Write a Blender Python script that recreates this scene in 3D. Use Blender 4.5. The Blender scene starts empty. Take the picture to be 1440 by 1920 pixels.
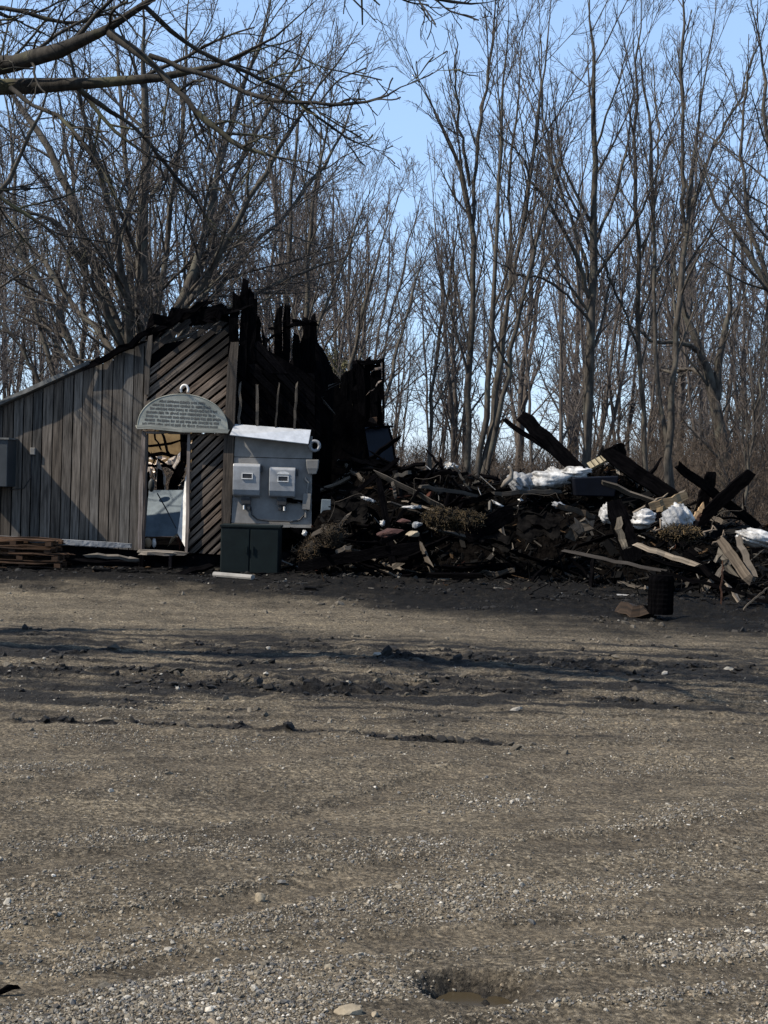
import bpy, math
import numpy as np
from mathutils import Vector, Matrix

# ------------------------------------------------------------------ camera, world, sun
scene = bpy.context.scene
COL = scene.collection
F, CX, CY, HOR, EYE, ROLL = 2600.0, 720.0, 960.0, 890.0, 1.7, 1.6
PITCH = math.degrees(math.atan((CY - HOR) / F))
cam_d = bpy.data.cameras.new("camera")
cam = bpy.data.objects.new("camera", cam_d)
COL.objects.link(cam)
RC = Matrix.Rotation(math.radians(90 - PITCH), 3, 'X') @ Matrix.Rotation(math.radians(ROLL), 3, 'Z')
cam.matrix_world = Matrix.Translation((0, 0, EYE)) @ RC.to_4x4()
cam_d.sensor_fit = 'VERTICAL'
cam_d.sensor_height = 24.0
cam_d.lens = F / 1920 * 24.0
cam_d.clip_start, cam_d.clip_end = 0.1, 3000
scene.camera = cam

SUN_EL, SUN_AZ = 46.0, 18.0          # azimuth measured from the left (-x) towards the viewer
el, az = math.radians(SUN_EL), math.radians(SUN_AZ)
TO_SUN = Vector((-math.cos(el) * math.cos(az), -math.cos(el) * math.sin(az), math.sin(el)))
world = bpy.data.worlds.new("World")
scene.world = world
world.use_nodes = True
wn = world.node_tree
sky = wn.nodes.new("ShaderNodeTexSky")
sky.sky_type = 'NISHITA'
sky.sun_disc = False
sky.sun_elevation = el
sky.sun_rotation = math.atan2(TO_SUN.x, TO_SUN.y)
sky.altitude = 0
sky.air_density, sky.dust_density, sky.ozone_density = 1.0, 0.2, 1.0
bg = wn.nodes["Background"]
bg.inputs[1].default_value = 0.15
blend = wn.nodes.new("ShaderNodeMix")          # clear pale-blue air mixed into the physical sky
blend.data_type = 'RGBA'
blend.inputs[0].default_value = 0.74
blend.inputs[7].default_value = (1.42, 2.18, 3.5, 1)
wn.links.new(sky.outputs[0], blend.inputs[6])
wn.links.new(blend.outputs[2], bg.inputs[0])

sun_d = bpy.data.lights.new("sun", 'SUN')
sun_d.energy, sun_d.angle, sun_d.color = 5.0, math.radians(0.5), (1.0, 0.91, 0.78)
sun = bpy.data.objects.new("sun", sun_d)
COL.objects.link(sun)
sun.location = (-20, -10, 30)
sun.rotation_euler = TO_SUN.to_track_quat('Z', 'Y').to_euler()
scene.view_settings.view_transform = 'Standard'
scene.view_settings.look = 'None'
scene.view_settings.exposure = 0.92
scene.view_settings.gamma = 1.0
scene.render.engine = 'CYCLES'
scene.cycles.max_bounces = 6

rng = np.random.default_rng(7)


def ray(px, py):
    return RC @ Vector(((px - CX) / F, -(py - CY) / F, -1.0))


def P(px, py, Y):
    """the world point seen at photo pixel (px, py), Y metres ahead"""
    d = ray(px, py)
    return Vector((0, 0, EYE)) + d * (Y / d.y)


def G(px, py, z=0.0):
    d = ray(px, py)
    return Vector((0, 0, EYE)) + d * ((z - EYE) / d.z)


# ------------------------------------------------------------------ noise
def _hash(ix, iy, seed):
    n = (ix.astype(np.int64) * 374761393 + iy.astype(np.int64) * 668265263 + seed * 982451653) & 0xffffffff
    n = ((n ^ (n >> 13)) * 1274126177) & 0xffffffff
    return (n ^ (n >> 16)) & 0xffffffff


def perlin(x, y, seed=0):
    x = np.asarray(x, float); y = np.asarray(y, float)
    ix, iy = np.floor(x), np.floor(y)
    fx, fy = x - ix, y - iy
    u, v = fx * fx * fx * (fx * (fx * 6 - 15) + 10), fy * fy * fy * (fy * (fy * 6 - 15) + 10)

    def g(a, b):
        h = _hash(ix + a, iy + b, seed) / 4294967296.0 * 2 * np.pi
        return np.cos(h) * (fx - a) + np.sin(h) * (fy - b)
    return ((g(0, 0) * (1 - u) + g(1, 0) * u) * (1 - v) + (g(0, 1) * (1 - u) + g(1, 1) * u) * v) * 1.4


def fbm(x, y, oct=4, seed=0, gain=0.5):
    s, a, t = 0, 1.0, 0
    for i in range(oct):
        s = s + a * perlin(x * 2 ** i, y * 2 ** i, seed + i * 17)
        t += a
        a *= gain
    return s / t


def sstep(a, b, x):
    t = np.clip((x - a) / (b - a), 0, 1)
    return t * t * (3 - 2 * t)


# ------------------------------------------------------------------ mesh helpers
def mesh_np(name, V, faces, smooth=False, attrs=None, mats=(), midx=None):
    """faces: list of (m, k) integer arrays"""
    me = bpy.data.meshes.new(name)
    V = np.asarray(V, np.float32)
    me.vertices.add(len(V))
    me.vertices.foreach_set('co', V.ravel())
    faces = [np.asarray(f, np.int32) for f in faces if len(f)]
    loops = np.concatenate([f.ravel() for f in faces])
    tot = np.concatenate([np.full(len(f), f.shape[1], np.int32) for f in faces])
    start = np.concatenate([[0], np.cumsum(tot)[:-1]]).astype(np.int32)
    me.loops.add(len(loops))
    me.loops.foreach_set('vertex_index', loops)
    me.polygons.add(len(tot))
    me.polygons.foreach_set('loop_start', start)
    try:
        me.polygons.foreach_set('loop_total', tot)
    except Exception:
        pass
    for m in mats:
        me.materials.append(m)
    if midx is not None:
        me.polygons.foreach_set('material_index', np.asarray(midx, np.int32))
    me.polygons.foreach_set('use_smooth', np.full(len(tot), smooth))
    for nm, kind, data in (attrs or []):
        a = me.attributes.new(nm, kind, 'POINT')
        a.data.foreach_set('color' if kind == 'FLOAT_COLOR' else 'vector', np.asarray(data, np.float32).ravel())
    me.update(calc_edges=True)
    return me


def tag(o, label=None, cat=None, group=None, kind=None):
    for k, v in (('label', label), ('category', cat), ('group', group), ('kind', kind)):
        if v:
            o[k] = v
    return o


def thing(name, label, cat, loc, group=None):
    o = bpy.data.objects.new(name, None)
    o.empty_display_size = 0.2
    COL.objects.link(o)
    o.location = loc
    return tag(o, label, cat, group)


def link(name, me, parent=None, loc=None):
    o = bpy.data.objects.new(name, me)
    COL.objects.link(o)
    if parent:
        o.parent = parent
    if loc is not None:
        o.location = loc
    return o


class MB:
    def __init__(self):
        self.v, self.f3, self.f4, self.ng, self.t, self.b = [], [], [], [], [], []
        self.n = 0

    def add(self, V, F, tint=(1, 1, 1), bc=None):
        V = np.asarray(V, float)
        for f in F:
            f = [i + self.n for i in f]
            (self.f3 if len(f) == 3 else self.f4 if len(f) == 4 else self.ng).append(f)
        t = np.asarray(tint, float)
        if t.ndim == 1:
            t = np.tile(t, (len(V), 1))
        self.v.append(V)
        self.t.append(t)
        if bc is None:
            bc = V + rng.uniform(-5, 5, 3)
        self.b.append(np.asarray(bc, float))
        self.n += len(V)

    def box(self, c, s, tint=(1, 1, 1)):
        c = np.asarray(c, float); s = np.asarray(s, float) / 2
        V = np.array([[i, j, k] for i in (-1, 1) for j in (-1, 1) for k in (-1, 1)]) * s + c
        self.add(V, [(0, 1, 3, 2), (4, 6, 7, 5), (0, 4, 5, 1), (2, 3, 7, 6), (0, 2, 6, 4), (1, 5, 7, 3)], tint)

    def beam(self, p0, p1, w, t, side=None, seg=1, jit=0.0, tint=(1, 1, 1), taper=1.0):
        """a timber from p0 to p1, w across (along side), t deep; jit roughens it"""
        p0, p1 = np.asarray(p0, float), np.asarray(p1, float)
        d = p1 - p0
        L = np.linalg.norm(d)
        d = d / L
        s = np.asarray(side, float) if side is not None else np.cross(d, (0, 1, 0))
        s = s - d * s.dot(d)
        if np.linalg.norm(s) < 1e-5:
            s = np.cross(d, (1, 0, 0))
        s /= np.linalg.norm(s)
        q = np.cross(d, s)
        n = seg + 1
        V, B = [], []
        ro = rng.uniform(0, 50)
        for i in range(n):
            u = i / seg
            k = 1 + (taper - 1) * u
            c = p0 + d * L * u + (s * rng.normal() + q * rng.normal()) * jit * 0.3
            if jit and i in (0, n - 1):
                k *= 0.8
            for a, b in ((-1, -1), (1, -1), (1, 1), (-1, 1)):
                e = d * rng.normal() * jit * (1.2 if i in (0, n - 1) else 0.2)
                V.append(c + s * a * w / 2 * k * (1 + rng.normal() * jit) + q * b * t / 2 * k * (1 + rng.normal() * jit) + e)
                B.append((u * L + ro, (a * w / 2 + b * t * 0.6) + ro * 1.7, ro))
        Fc = [(3, 2, 1, 0), tuple(seg * 4 + j for j in range(4))]
        for i in range(seg):
            for j in range(4):
                a, b = i * 4 + j, i * 4 + (j + 1) % 4
                Fc.append((a, b, b + 4, a + 4))
        self.add(V, Fc, tint, B)

    def tube(self, pts, r, k=8, tint=(1, 1, 1), caps=True):
        pts = np.asarray([list(p) for p in pts], float)
        r = np.broadcast_to(np.asarray(r, float), (len(pts),))
        T = np.gradient(pts, axis=0)
        T /= np.linalg.norm(T, axis=1)[:, None] + 1e-9
        m = np.abs(T).mean(0)
        ref = np.eye(3)[int(np.argmin(m))]
        U = np.cross(T, ref); U /= np.linalg.norm(U, axis=1)[:, None] + 1e-9
        W = np.cross(T, U)
        a = np.arange(k) * 2 * np.pi / k
        V = pts[:, None] + r[:, None, None] * (np.cos(a)[None, :, None] * U[:, None] + np.sin(a)[None, :, None] * W[:, None])
        Fc = []
        for i in range(len(pts) - 1):
            for j in range(k):
                Fc.append((i * k + j, i * k + (j + 1) % k, (i + 1) * k + (j + 1) % k, (i + 1) * k + j))
        if caps:
            Fc.append(tuple(range(k))[::-1])
            Fc.append(tuple((len(pts) - 1) * k + j for j in range(k)))
        self.add(V.reshape(-1, 3), Fc, tint)

    def prism(self, poly, y0, y1, tint=(1, 1, 1), bc=None):
        """outline of (x, z) pairs drawn out from y0 to y1"""
        n = len(poly)
        V = [(x, y0, z) for x, z in poly] + [(x, y1, z) for x, z in poly]
        Fc = [tuple(range(n)), tuple(range(n, 2 * n))[::-1]]
        for i in range(n):
            j = (i + 1) % n
            Fc.append((i, i + n, j + n, j))
        t = np.asarray(tint, float)
        if t.ndim == 2:
            t = np.concatenate([t, t])
        if bc is not None:
            bc = np.concatenate([bc, bc])
        self.add(V, Fc, t, bc)

    def build(self, name, mats, parent=None, smooth=False, origin=None, bevel=0):
        mats = mats if isinstance(mats, (list, tuple)) else [mats]
        V = np.concatenate(self.v)
        if parent is not None:
            o = parent
            org = np.zeros(3)
            while o:
                org = org + np.array(o.location)
                o = o.parent
        elif origin is not None:
            org = np.array(origin, float)
        else:
            org = np.array([V[:, 0].mean(), V[:, 1].mean(), V[:, 2].min()])
        T = np.concatenate(self.t)
        T = np.concatenate([T, np.ones((len(T), 1))], 1)
        fs = [self.f3, self.f4] + [[f] for f in self.ng]
        me = mesh_np(name, V - org, fs, smooth, [('tint', 'FLOAT_COLOR', T), ('bc', 'FLOAT_VECTOR', np.concatenate(self.b))], mats)
        ob = link(name, me, parent, None if parent is not None else org)
        if bevel:
            b = ob.modifiers.new('bevel', 'BEVEL')
            b.width, b.segments, b.limit_method = bevel, 2, 'ANGLE'
        return ob


def clip_convex(poly, clip):
    """Sutherland-Hodgman, both lists of 2-D points, clip counter-clockwise"""
    out = list(poly)
    for i in range(len(clip)):
        a, b = clip[i], clip[(i + 1) % len(clip)]
        ins = lambda p: (b[0] - a[0]) * (p[1] - a[1]) - (b[1] - a[1]) * (p[0] - a[0]) >= 0
        res = []
        for k in range(len(out)):
            p, q = out[k - 1], out[k]
            ip, iq = ins(p), ins(q)
            if ip != iq:
                d1 = (b[0] - a[0]) * (p[1] - a[1]) - (b[1] - a[1]) * (p[0] - a[0])
                d2 = (b[0] - a[0]) * (q[1] - a[1]) - (b[1] - a[1]) * (q[0] - a[0])
                t = d1 / (d1 - d2)
                res.append((p[0] + (q[0] - p[0]) * t, p[1] + (q[1] - p[1]) * t))
            if iq:
                res.append(q)
        out = res
        if not out:
            return []
    return out


def ccw(poly):
    a = sum(poly[i - 1][0] * poly[i][1] - poly[i][0] * poly[i - 1][1] for i in range(len(poly)))
    return poly if a > 0 else poly[::-1]


def cladding(mb, poly, ang, width, gap, y, thick, tintfn, seg=0.35, drop=0.0, wob=0.006):
    """boards of one direction filling a convex wall outline of (x, z)"""
    poly = ccw(poly)
    ca, sa = math.cos(ang), math.sin(ang)
    us = [x * ca + z * sa for x, z in poly]
    vs = [-x * sa + z * ca for x, z in poly]
    v = min(vs) - rng.uniform(0, width)
    while v < max(vs):
        w = width * rng.uniform(0.9, 1.1)
        if rng.random() >= drop:
            base = rng.uniform(0.5, 1.4)
            hue = rng.uniform(-0.06, 0.06)
            yo = y - rng.uniform(0, wob)
            u = min(us)
            ro = rng.uniform(0, 60)
            cut0, cut1 = v + gap / 2, v + w - gap / 2 * rng.uniform(0.6, 2.2)
            while u < max(us):
                u1 = min(u + seg, max(us))
                r = [(u, cut0), (u1, cut0), (u1, cut1), (u, cut1)]
                r = [(a * ca - b * sa, a * sa + b * ca) for a, b in r]
                c = clip_convex(r, poly)
                if len(c) >= 3:
                    tt = np.array([np.array((1 + hue, 1, 1 - hue)) * base * tintfn(x, z) for x, z in c])
                    bc = np.array([(x * ca + z * sa + ro, -x * sa + z * ca + ro * 1.3, ro) for x, z in c])
                    mb.prism(c, yo, yo + thick, tt, bc)
                u = u1
        v += w


def ico(sub=1):
    import bmesh
    bm = bmesh.new()
    bmesh.ops.create_icosphere(bm, subdivisions=sub, radius=1)
    V = np.array([v.co[:] for v in bm.verts])
    Fc = np.array([[v.index for v in f.verts] for f in bm.faces])
    bm.free()
    return V, Fc


# ------------------------------------------------------------------ materials
def new_mat(name):
    m = bpy.data.materials.new(name)
    m.use_nodes = True
    return m, m.node_tree.nodes, m.node_tree.links, m.node_tree.nodes["Principled BSDF"]


def rgb(c, k=1.0):
    return (c[0] * k, c[1] * k, c[2] * k, 1)


def surf(name, c, c2=None, scale=6, rough=0.8, metal=0, bump=0.3, dist=0.01, detail=6, spec=0.3, tint=False, coords='Object', stretch=(1, 1, 1), ramp=(0.35, 0.65)):
    """plain surface of two noise-mixed colours"""
    m, N, L, b = new_mat(name)
    tc = N.new("ShaderNodeTexCoord")
    if coords == 'bc':
        a = N.new("ShaderNodeAttribute"); a.attribute_name = 'bc'
        src = a.outputs['Vector']
    else:
        src = tc.outputs[coords]
    mp = N.new("ShaderNodeMapping"); mp.inputs['Scale'].default_value = stretch
    L.new(src, mp.inputs[0])
    n = N.new("ShaderNodeTexNoise"); n.inputs['Scale'].default_value = scale; n.inputs['Detail'].default_value = detail; n.inputs['Roughness'].default_value = 0.65
    L.new(mp.outputs[0], n.inputs['Vector'])
    r = N.new("ShaderNodeValToRGB")
    r.color_ramp.elements[0].position, r.color_ramp.elements[1].position = ramp
    r.color_ramp.elements[0].color = rgb(c)
    r.color_ramp.elements[1].color = rgb(c2 or c, 1 if c2 else 1.3)
    L.new(n.outputs[0], r.inputs[0])
    col = r.outputs[0]
    if tint:
        t = N.new("ShaderNodeAttribute"); t.attribute_name = 'tint'
        mx = N.new("ShaderNodeMix"); mx.data_type = 'RGBA'; mx.blend_type = 'MULTIPLY'; mx.inputs[0].default_value = 1
        L.new(col, mx.inputs[6]); L.new(t.outputs['Color'], mx.inputs[7])
        col = mx.outputs[2]
    L.new(col, b.inputs['Base Color'])
    b.inputs['Roughness'].default_value = rough
    b.inputs['Metallic'].default_value = metal
    b.inputs['Specular IOR Level'].default_value = spec
    if bump:
        n2 = N.new("ShaderNodeTexNoise"); n2.inputs['Scale'].default_value = scale * 3; n2.inputs['Detail'].default_value = 5
        L.new(mp.outputs[0], n2.inputs['Vector'])
        bp = N.new("ShaderNodeBump"); bp.inputs['Strength'].default_value = bump; bp.inputs['Distance'].default_value = dist
        L.new(n2.outputs[0], bp.inputs['Height']); L.new(bp.outputs[0], b.inputs['Normal'])
    return m


def wood(name, c, c2, rough=0.85, bump=0.5, spec=0.2):
    return surf(name, c, c2, scale=2.2, rough=rough, bump=bump, dist=0.006, tint=True, coords='bc', stretch=(0.8, 12, 1), spec=spec, ramp=(0.36, 0.66))


M = {}
M['siding'] = wood('weathered_siding', (0.027, 0.0228, 0.019), (0.108, 0.093, 0.078))
M['diag'] = wood('weathered_diagonal_boards', (0.022, 0.016, 0.012), (0.17, 0.13, 0.1))
M['char'] = surf('charred_wood', (0.0008, 0.0008, 0.0011), (0.003, 0.0028, 0.0031), scale=3, rough=0.7, bump=0.8, dist=0.02, tint=True, coords='bc', stretch=(1.5, 9, 1), spec=0.0)
M['plank'] = wood('bare_timber', (0.085, 0.062, 0.038), (0.22, 0.168, 0.11))
M['pallet'] = wood('stained_timber', (0.013, 0.0075, 0.005), (0.08, 0.043, 0.023))
M['greywood'] = wood('grey_old_timber', (0.05, 0.042, 0.034), (0.17, 0.15, 0.127))
M['frame'] = wood('door_frame_wood', (0.07, 0.054, 0.045), (0.2, 0.17, 0.15))
M['signwood'] = wood('sign_board_paint', (0.15, 0.152, 0.138), (0.30, 0.3, 0.275))
M['letter'] = surf('faded_lettering', (0.045, 0.046, 0.044), (0.1, 0.102, 0.096), scale=12, rough=0.9, bump=0)
M['galv'] = surf('galvanised_sheet', (0.4, 0.41, 0.42), (0.55, 0.56, 0.57), scale=5, rough=0.42, metal=0.55, bump=0.15)
M['panel'] = surf('grey_painted_panel', (0.115, 0.11, 0.102), (0.175, 0.168, 0.157), scale=3, rough=0.6, bump=0.15, tint=True)
M['meter'] = surf('meter_grey_enamel', (0.16, 0.162, 0.166), (0.235, 0.24, 0.246), scale=4, rough=0.4, bump=0.08, spec=0.5)
M['metal_dark'] = surf('dark_fittings', (0.01, 0.01, 0.011), (0.03, 0.03, 0.032), scale=9, rough=0.55, bump=0.2)
M['white'] = surf('white_plastic', (0.4, 0.39, 0.37), (0.55, 0.54, 0.52), scale=7, rough=0.5, bump=0.2)
M['green'] = surf('dark_green_enamel', (0.0016, 0.0042, 0.0046), (0.0034, 0.0075, 0.0077), scale=4, rough=0.6, bump=0.1, spec=0.15)
M['boxgrey'] = surf('grey_blue_cabinet_paint', (0.018, 0.022, 0.025), (0.03, 0.034, 0.037), scale=4, rough=0.55, bump=0.1)
M['bluepanel'] = surf('smoked_blue_panel', (0.0011, 0.0017, 0.004), (0.0024, 0.0035, 0.0075), scale=3, rough=0.55, bump=0.2, spec=0.15)
M['inblue'] = surf('scorched_grey_blue_sheet', (0.07, 0.09, 0.105), (0.13, 0.16, 0.18), scale=3.5, rough=0.6, bump=0.15)
M['plywood'] = surf('smoke_browned_plywood', (0.12, 0.07, 0.028), (0.3, 0.2, 0.09), scale=2.2, rough=0.8, bump=0.2)
M['bag'] = surf('white_plastic_film', (0.03, 0.028, 0.025), (0.40, 0.395, 0.385), scale=4, rough=0.5, bump=0.6, dist=0.03, detail=9, ramp=(0.36, 0.56))
M['greyfilm'] = surf('grey_film', (0.09, 0.094, 0.1), (0.2, 0.205, 0.215), scale=5, rough=0.5, bump=0.7, dist=0.03)
M['moss'] = surf('yellow_fibre', (0.009, 0.0062, 0.003), (0.05, 0.034, 0.014), scale=9, rough=0.95, bump=1, dist=0.03, tint=True)
M['redcloth'] = surf('dull_red_slab', (0.018, 0.008, 0.007), (0.045, 0.018, 0.014), scale=6, rough=0.9, bump=0.5)
M['stone'] = surf('buff_stone', (0.13, 0.105, 0.072), (0.25, 0.21, 0.15), scale=8, rough=0.85, bump=0.4)
M['rubble'] = surf('burnt_rubble', (0.0009, 0.0008, 0.0009), (0.0045, 0.0039, 0.0035), scale=7, rough=0.85, bump=1, dist=0.04, tint=True, coords='Object', spec=0.0)
M['rubblebits'] = surf('burnt_fragments', (0.55, 0.55, 0.55), (1, 1, 1), scale=6, rough=0.8, bump=0.3, tint=True, coords='Object', spec=0.06)
M['sootmetal'] = surf('sooty_sheet_metal', (0.001, 0.001, 0.0012), (0.007, 0.0064, 0.006), scale=5, rough=0.8, metal=0.0, bump=0.3, spec=0.0)
M['roofing'] = surf('old_roof_edge', (0.05, 0.05, 0.047), (0.13, 0.128, 0.12), scale=7, rough=0.9, bump=0.5)


def bark(name, c, c2, lichen=None):
    m, N, L, b = new_mat(name)
    tc = N.new("ShaderNodeTexCoord")
    mp = N.new("ShaderNodeMapping"); mp.inputs['Scale'].default_value = (1, 1, 0.3)
    L.new(tc.outputs['Object'], mp.inputs[0])
    n = N.new("ShaderNodeTexNoise"); n.inputs['Scale'].default_value = 9; n.inputs['Detail'].default_value = 7; n.inputs['Roughness'].default_value = 0.7
    L.new(mp.outputs[0], n.inputs['Vector'])
    r = N.new("ShaderNodeValToRGB")
    r.color_ramp.elements[0].position, r.color_ramp.elements[1].position = 0.36, 0.66
    r.color_ramp.elements[0].color, r.color_ramp.elements[1].color = rgb(c), rgb(c2)
    L.new(n.outputs[0], r.inputs[0])
    col = r.outputs[0]
    if lichen:
        n3 = N.new("ShaderNodeTexNoise"); n3.inputs['Scale'].default_value = 2.3; n3.inputs['Detail'].default_value = 4
        L.new(tc.outputs['Object'], n3.inputs['Vector'])
        r3 = N.new("ShaderNodeValToRGB"); r3.color_ramp.elements[0].position, r3.color_ramp.elements[1].position = 0.52, 0.66
        L.new(n3.outputs[0], r3.inputs[0])
        mx = N.new("ShaderNodeMix"); mx.data_type = 'RGBA'
        L.new(r3.outputs[0], mx.inputs[0]); L.new(col, mx.inputs[6]); mx.inputs[7].default_value = rgb(lichen)
        col = mx.outputs[2]
    L.new(col, b.inputs['Base Color'])
    b.inputs['Roughness'].default_value = 0.9
    b.inputs['Specular IOR Level'].default_value = 0.15
    bp = N.new("ShaderNodeBump"); bp.inputs['Strength'].default_value = 0.7; bp.inputs['Distance'].default_value = 0.02
    L.new(n.outputs[0], bp.inputs['Height']); L.new(bp.outputs[0], b.inputs['Normal'])
    return m


M['bark'] = bark('grey_bark', (0.018, 0.0155, 0.013), (0.078, 0.068, 0.057), (0.065, 0.062, 0.05))
M['twig'] = bark('twig_bark', (0.03, 0.026, 0.024), (0.095, 0.083, 0.075))
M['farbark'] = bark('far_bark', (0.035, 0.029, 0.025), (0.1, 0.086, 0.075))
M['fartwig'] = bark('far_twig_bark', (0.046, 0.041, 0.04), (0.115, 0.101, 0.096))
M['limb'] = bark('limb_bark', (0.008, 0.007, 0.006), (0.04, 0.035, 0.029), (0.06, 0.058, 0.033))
M['brush'] = bark('brush_bark', (0.036, 0.028, 0.022), (0.105, 0.082, 0.064))

# ------------------------------------------------------------------ ground
PUD = G(885, 1850)
HEAPX = [-1.7, -1.4, -1.13, -0.19, 0.3, 1.2, 2.1, 3.05, 3.97, 4.4, 5.26, 6.65, 8.0, 10.0]
HEAPZ = [0.0, 0.6, 1.25, 1.7, 1.78, 1.62, 1.55, 1.62, 1.85, 1.5, 1.1, 0.9, 0.7, 0.0]
FRX, FRY = [-2, -1.4, 1, 3, 5, 7, 10], [22.4, 22.3, 22.1, 21.5, 20.1, 19.2, 19.0]


def heap_h(x, y):
    x = np.asarray(x, float); y = np.asarray(y, float)
    hc = np.interp(x, HEAPX, HEAPZ)
    fy = np.interp(x, FRX, FRY)
    s = sstep(0, 1, (y - fy) / (24.6 - fy)) * (1 - sstep(25.2, 29.5, y))
    h = hc * s ** 0.9
    n = fbm(x * 1.1, y * 1.1, 5, 5, 0.6)
    return h * (1 + 0.35 * n) + 0.12 * np.abs(fbm(x * 3, y * 3, 3, 9)) * (h > 0.02)


# churned wheel ruts, with long shadow streaks painted in at the right: (pixels along the rut in the photo, half width in metres)
RUTS_STREAKS = [([(-400, 1258), (0, 1262), (180, 1262), (275, 1266), (330, 1278)], 0.20), ([(300, 1286), (400, 1284), (520, 1294), (640, 1296), (760, 1290)], 0.24),
        ([(640, 1238), (800, 1238), (900, 1236), (1010, 1246), (1200, 1262)], 0.20), ([(860, 1240), (1060, 1244), (1250, 1252), (1440, 1262), (1800, 1280)], 0.22),
        ([(700, 1300), (860, 1296), (1060, 1306), (1240, 1316)], 0.10), ([(0, 1352), (300, 1360), (700, 1380), (1000, 1396)], 0.06), ([(60, 1225), (300, 1208), (560, 1214), (900, 1226)], 0.10)]
RUTS_STREAKS = [([G(*p) for p in a], w) for a, w in RUTS_STREAKS]


def rut_streak_mask(x, y):
    m = np.zeros_like(x)
    for i, (a, w) in enumerate(RUTS_STREAKS):
        xs, ys = [p.x for p in a], [p.y for p in a]
        yl = np.interp(x, xs, ys) + 0.16 * fbm(x * 1.1, x * 0 + i, 3, 201 + i)
        e = sstep(xs[0] - 0.3, xs[0] + 0.3, x) * (1 - sstep(xs[-1] - 0.3, xs[-1] + 0.3, x))
        m = np.maximum(m, np.exp(-((y - yl) / w) ** 2) * e * sstep(-0.45, 0.15, fbm(x * 1.6, y * 2.6, 4, 211 + i, 0.6)))
    return m


# older tyre tracks curving over the gravel, pressed smooth between low shoulders of stones
TRACKS = [([(-300, 1690), (0, 1640), (250, 1600), (520, 1540), (760, 1470), (1000, 1420), (1300, 1390)], 0.17), ([(-300, 1800), (0, 1760), (300, 1725), (640, 1650), (1000, 1590), (1440, 1545), (1800, 1520)], 0.15),
          ([(100, 1850), (300, 1815), (600, 1775), (900, 1745), (1440, 1715), (1900, 1700)], 0.12), ([(-200, 1530), (0, 1500), (300, 1450), (560, 1415), (720, 1395)], 0.22), ([(760, 1905), (1000, 1860), (1440, 1820), (1900, 1800)], 0.11)]
TRACKS = [([G(*p) for p in a], w) for a, w in TRACKS]


def track_mask(x, y):
    core, sh = np.zeros_like(x), np.zeros_like(x)
    for i, (a, w) in enumerate(TRACKS):
        xs, ys = [p.x for p in a], [p.y for p in a]
        d = np.abs(y - np.interp(x, xs, ys) - 0.05 * fbm(x * 1.5, x * 0 + i, 2, 301 + i)) / w
        e = sstep(xs[0] - 0.2, xs[0] + 0.2, x) * (1 - sstep(xs[-1] - 0.2, xs[-1] + 0.2, x)) * sstep(-0.5, 0.0, fbm(x * 1.2, y * 1.2, 2, 311 + i))
        core = np.maximum(core, (1 - sstep(0.7, 1.15, d)) * e)
        sh = np.maximum(sh, np.exp(-((d - 1.45) / 0.4) ** 2) * e)
    return core, sh


def ground_h(x, y):
    z = 0.05 * fbm(x * 0.35, y * 0.35, 3, 1) + 0.012 * fbm(x * 3, y * 3, 4, 2)
    wx = x + 0.5 * y * 0.1
    yy = y + 0.35 * fbm(x * 0.25, y * 0.3, 2, 21) + x * 0.02
    # wheel ruts running across the yard
    mud = sstep(9.6, 11.0, yy) * (1 - sstep(13.4, 15.0, yy))
    z = z + mud * (0.045 * fbm(wx * 0.8, yy * 2.3, 4, 31) + 0.022 * fbm(wx * 1.2, yy * 7, 3, 33) + 0.018 * fbm(x * 7, y * 7, 3, 35))
    # churned clods
    cl = np.exp(-((yy - 11.35 - 0.06 * x) / 0.33) ** 2) * sstep(-3.6, -2.4, x) * (1 - sstep(0.2, 1.2, x))
    z = z + cl * (0.015 + 0.12 * np.abs(fbm(x * 2.2, y * 3.2, 4, 41)))
    # narrow tyre lines
    for c, w, d in ((9.5, 0.05, 0.012), (9.95, 0.06, 0.016), (10.4, 0.05, 0.015), (13.9, 0.07, 0.02), (8.9, 0.05, 0.008)):
        z = z - d * np.exp(-((yy - c + 0.12 * fbm(x * 0.5, y * 0, 2, int(c * 10))) / w) ** 2)
    z = z + sstep(7.5, 9.5, y) * (1 - sstep(24, 28, y)) * (0.028 * np.abs(fbm(x * 2.2, y * 3.4, 5, 43, 0.62)) + 0.014 * fbm(x * 6, y * 6, 3, 45))
    tc_, ts_ = track_mask(x, y)
    z = z + 0.008 * ts_ * (0.7 + 0.5 * fbm(x * 5, y * 5, 3, 321)) - 0.012 * tc_
    rm = rut_streak_mask(x, y)
    z = z + rm * (0.15 * np.abs(fbm(x * 2.6, y * 3.4, 5, 221, 0.62)) - 0.02)
    # soft old tracks in the near gravel, slanting
    q = y - 0.42 * x + 0.25 * fbm(x * 0.5, y * 0.5, 2, 51)
    z = z + 0.018 * np.sin(q * 3.3) * (1 - sstep(8, 9.5, y)) + 0.006 * fbm(x * 9, y * 9, 3, 53)
    # scraped, rough ground before the heap
    far = sstep(15.5, 18, y)
    z = z + far * 0.05 * fbm(x * 1.6, y * 1.6, 4, 61)
    # churned ash before the heap
    ash = sstep(-0.6, 1.4, y - np.interp(x, [-3, 0.5, 2, 4, 9], [21.5, 18.6, 17.4, 16.6, 16.4])) * (1 - sstep(26, 30, y)) * sstep(-3, -1, x)
    z = z + ash * (0.16 * np.abs(fbm(x * 1.5, y * 1.2, 5, 63, 0.6)) + 0.06 * fbm(x * 4, y * 4, 3, 64) + 0.05 * sstep(18, 21, y))
    # pothole
    e = ((x - PUD.x) / 0.17) ** 2 + ((y - PUD.y) / 0.14) ** 2
    z = z - 0.1 * np.exp(-e ** 3) * (1 + 0.5 * fbm(x * 12, y * 12, 3, 57))
    return z


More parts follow.
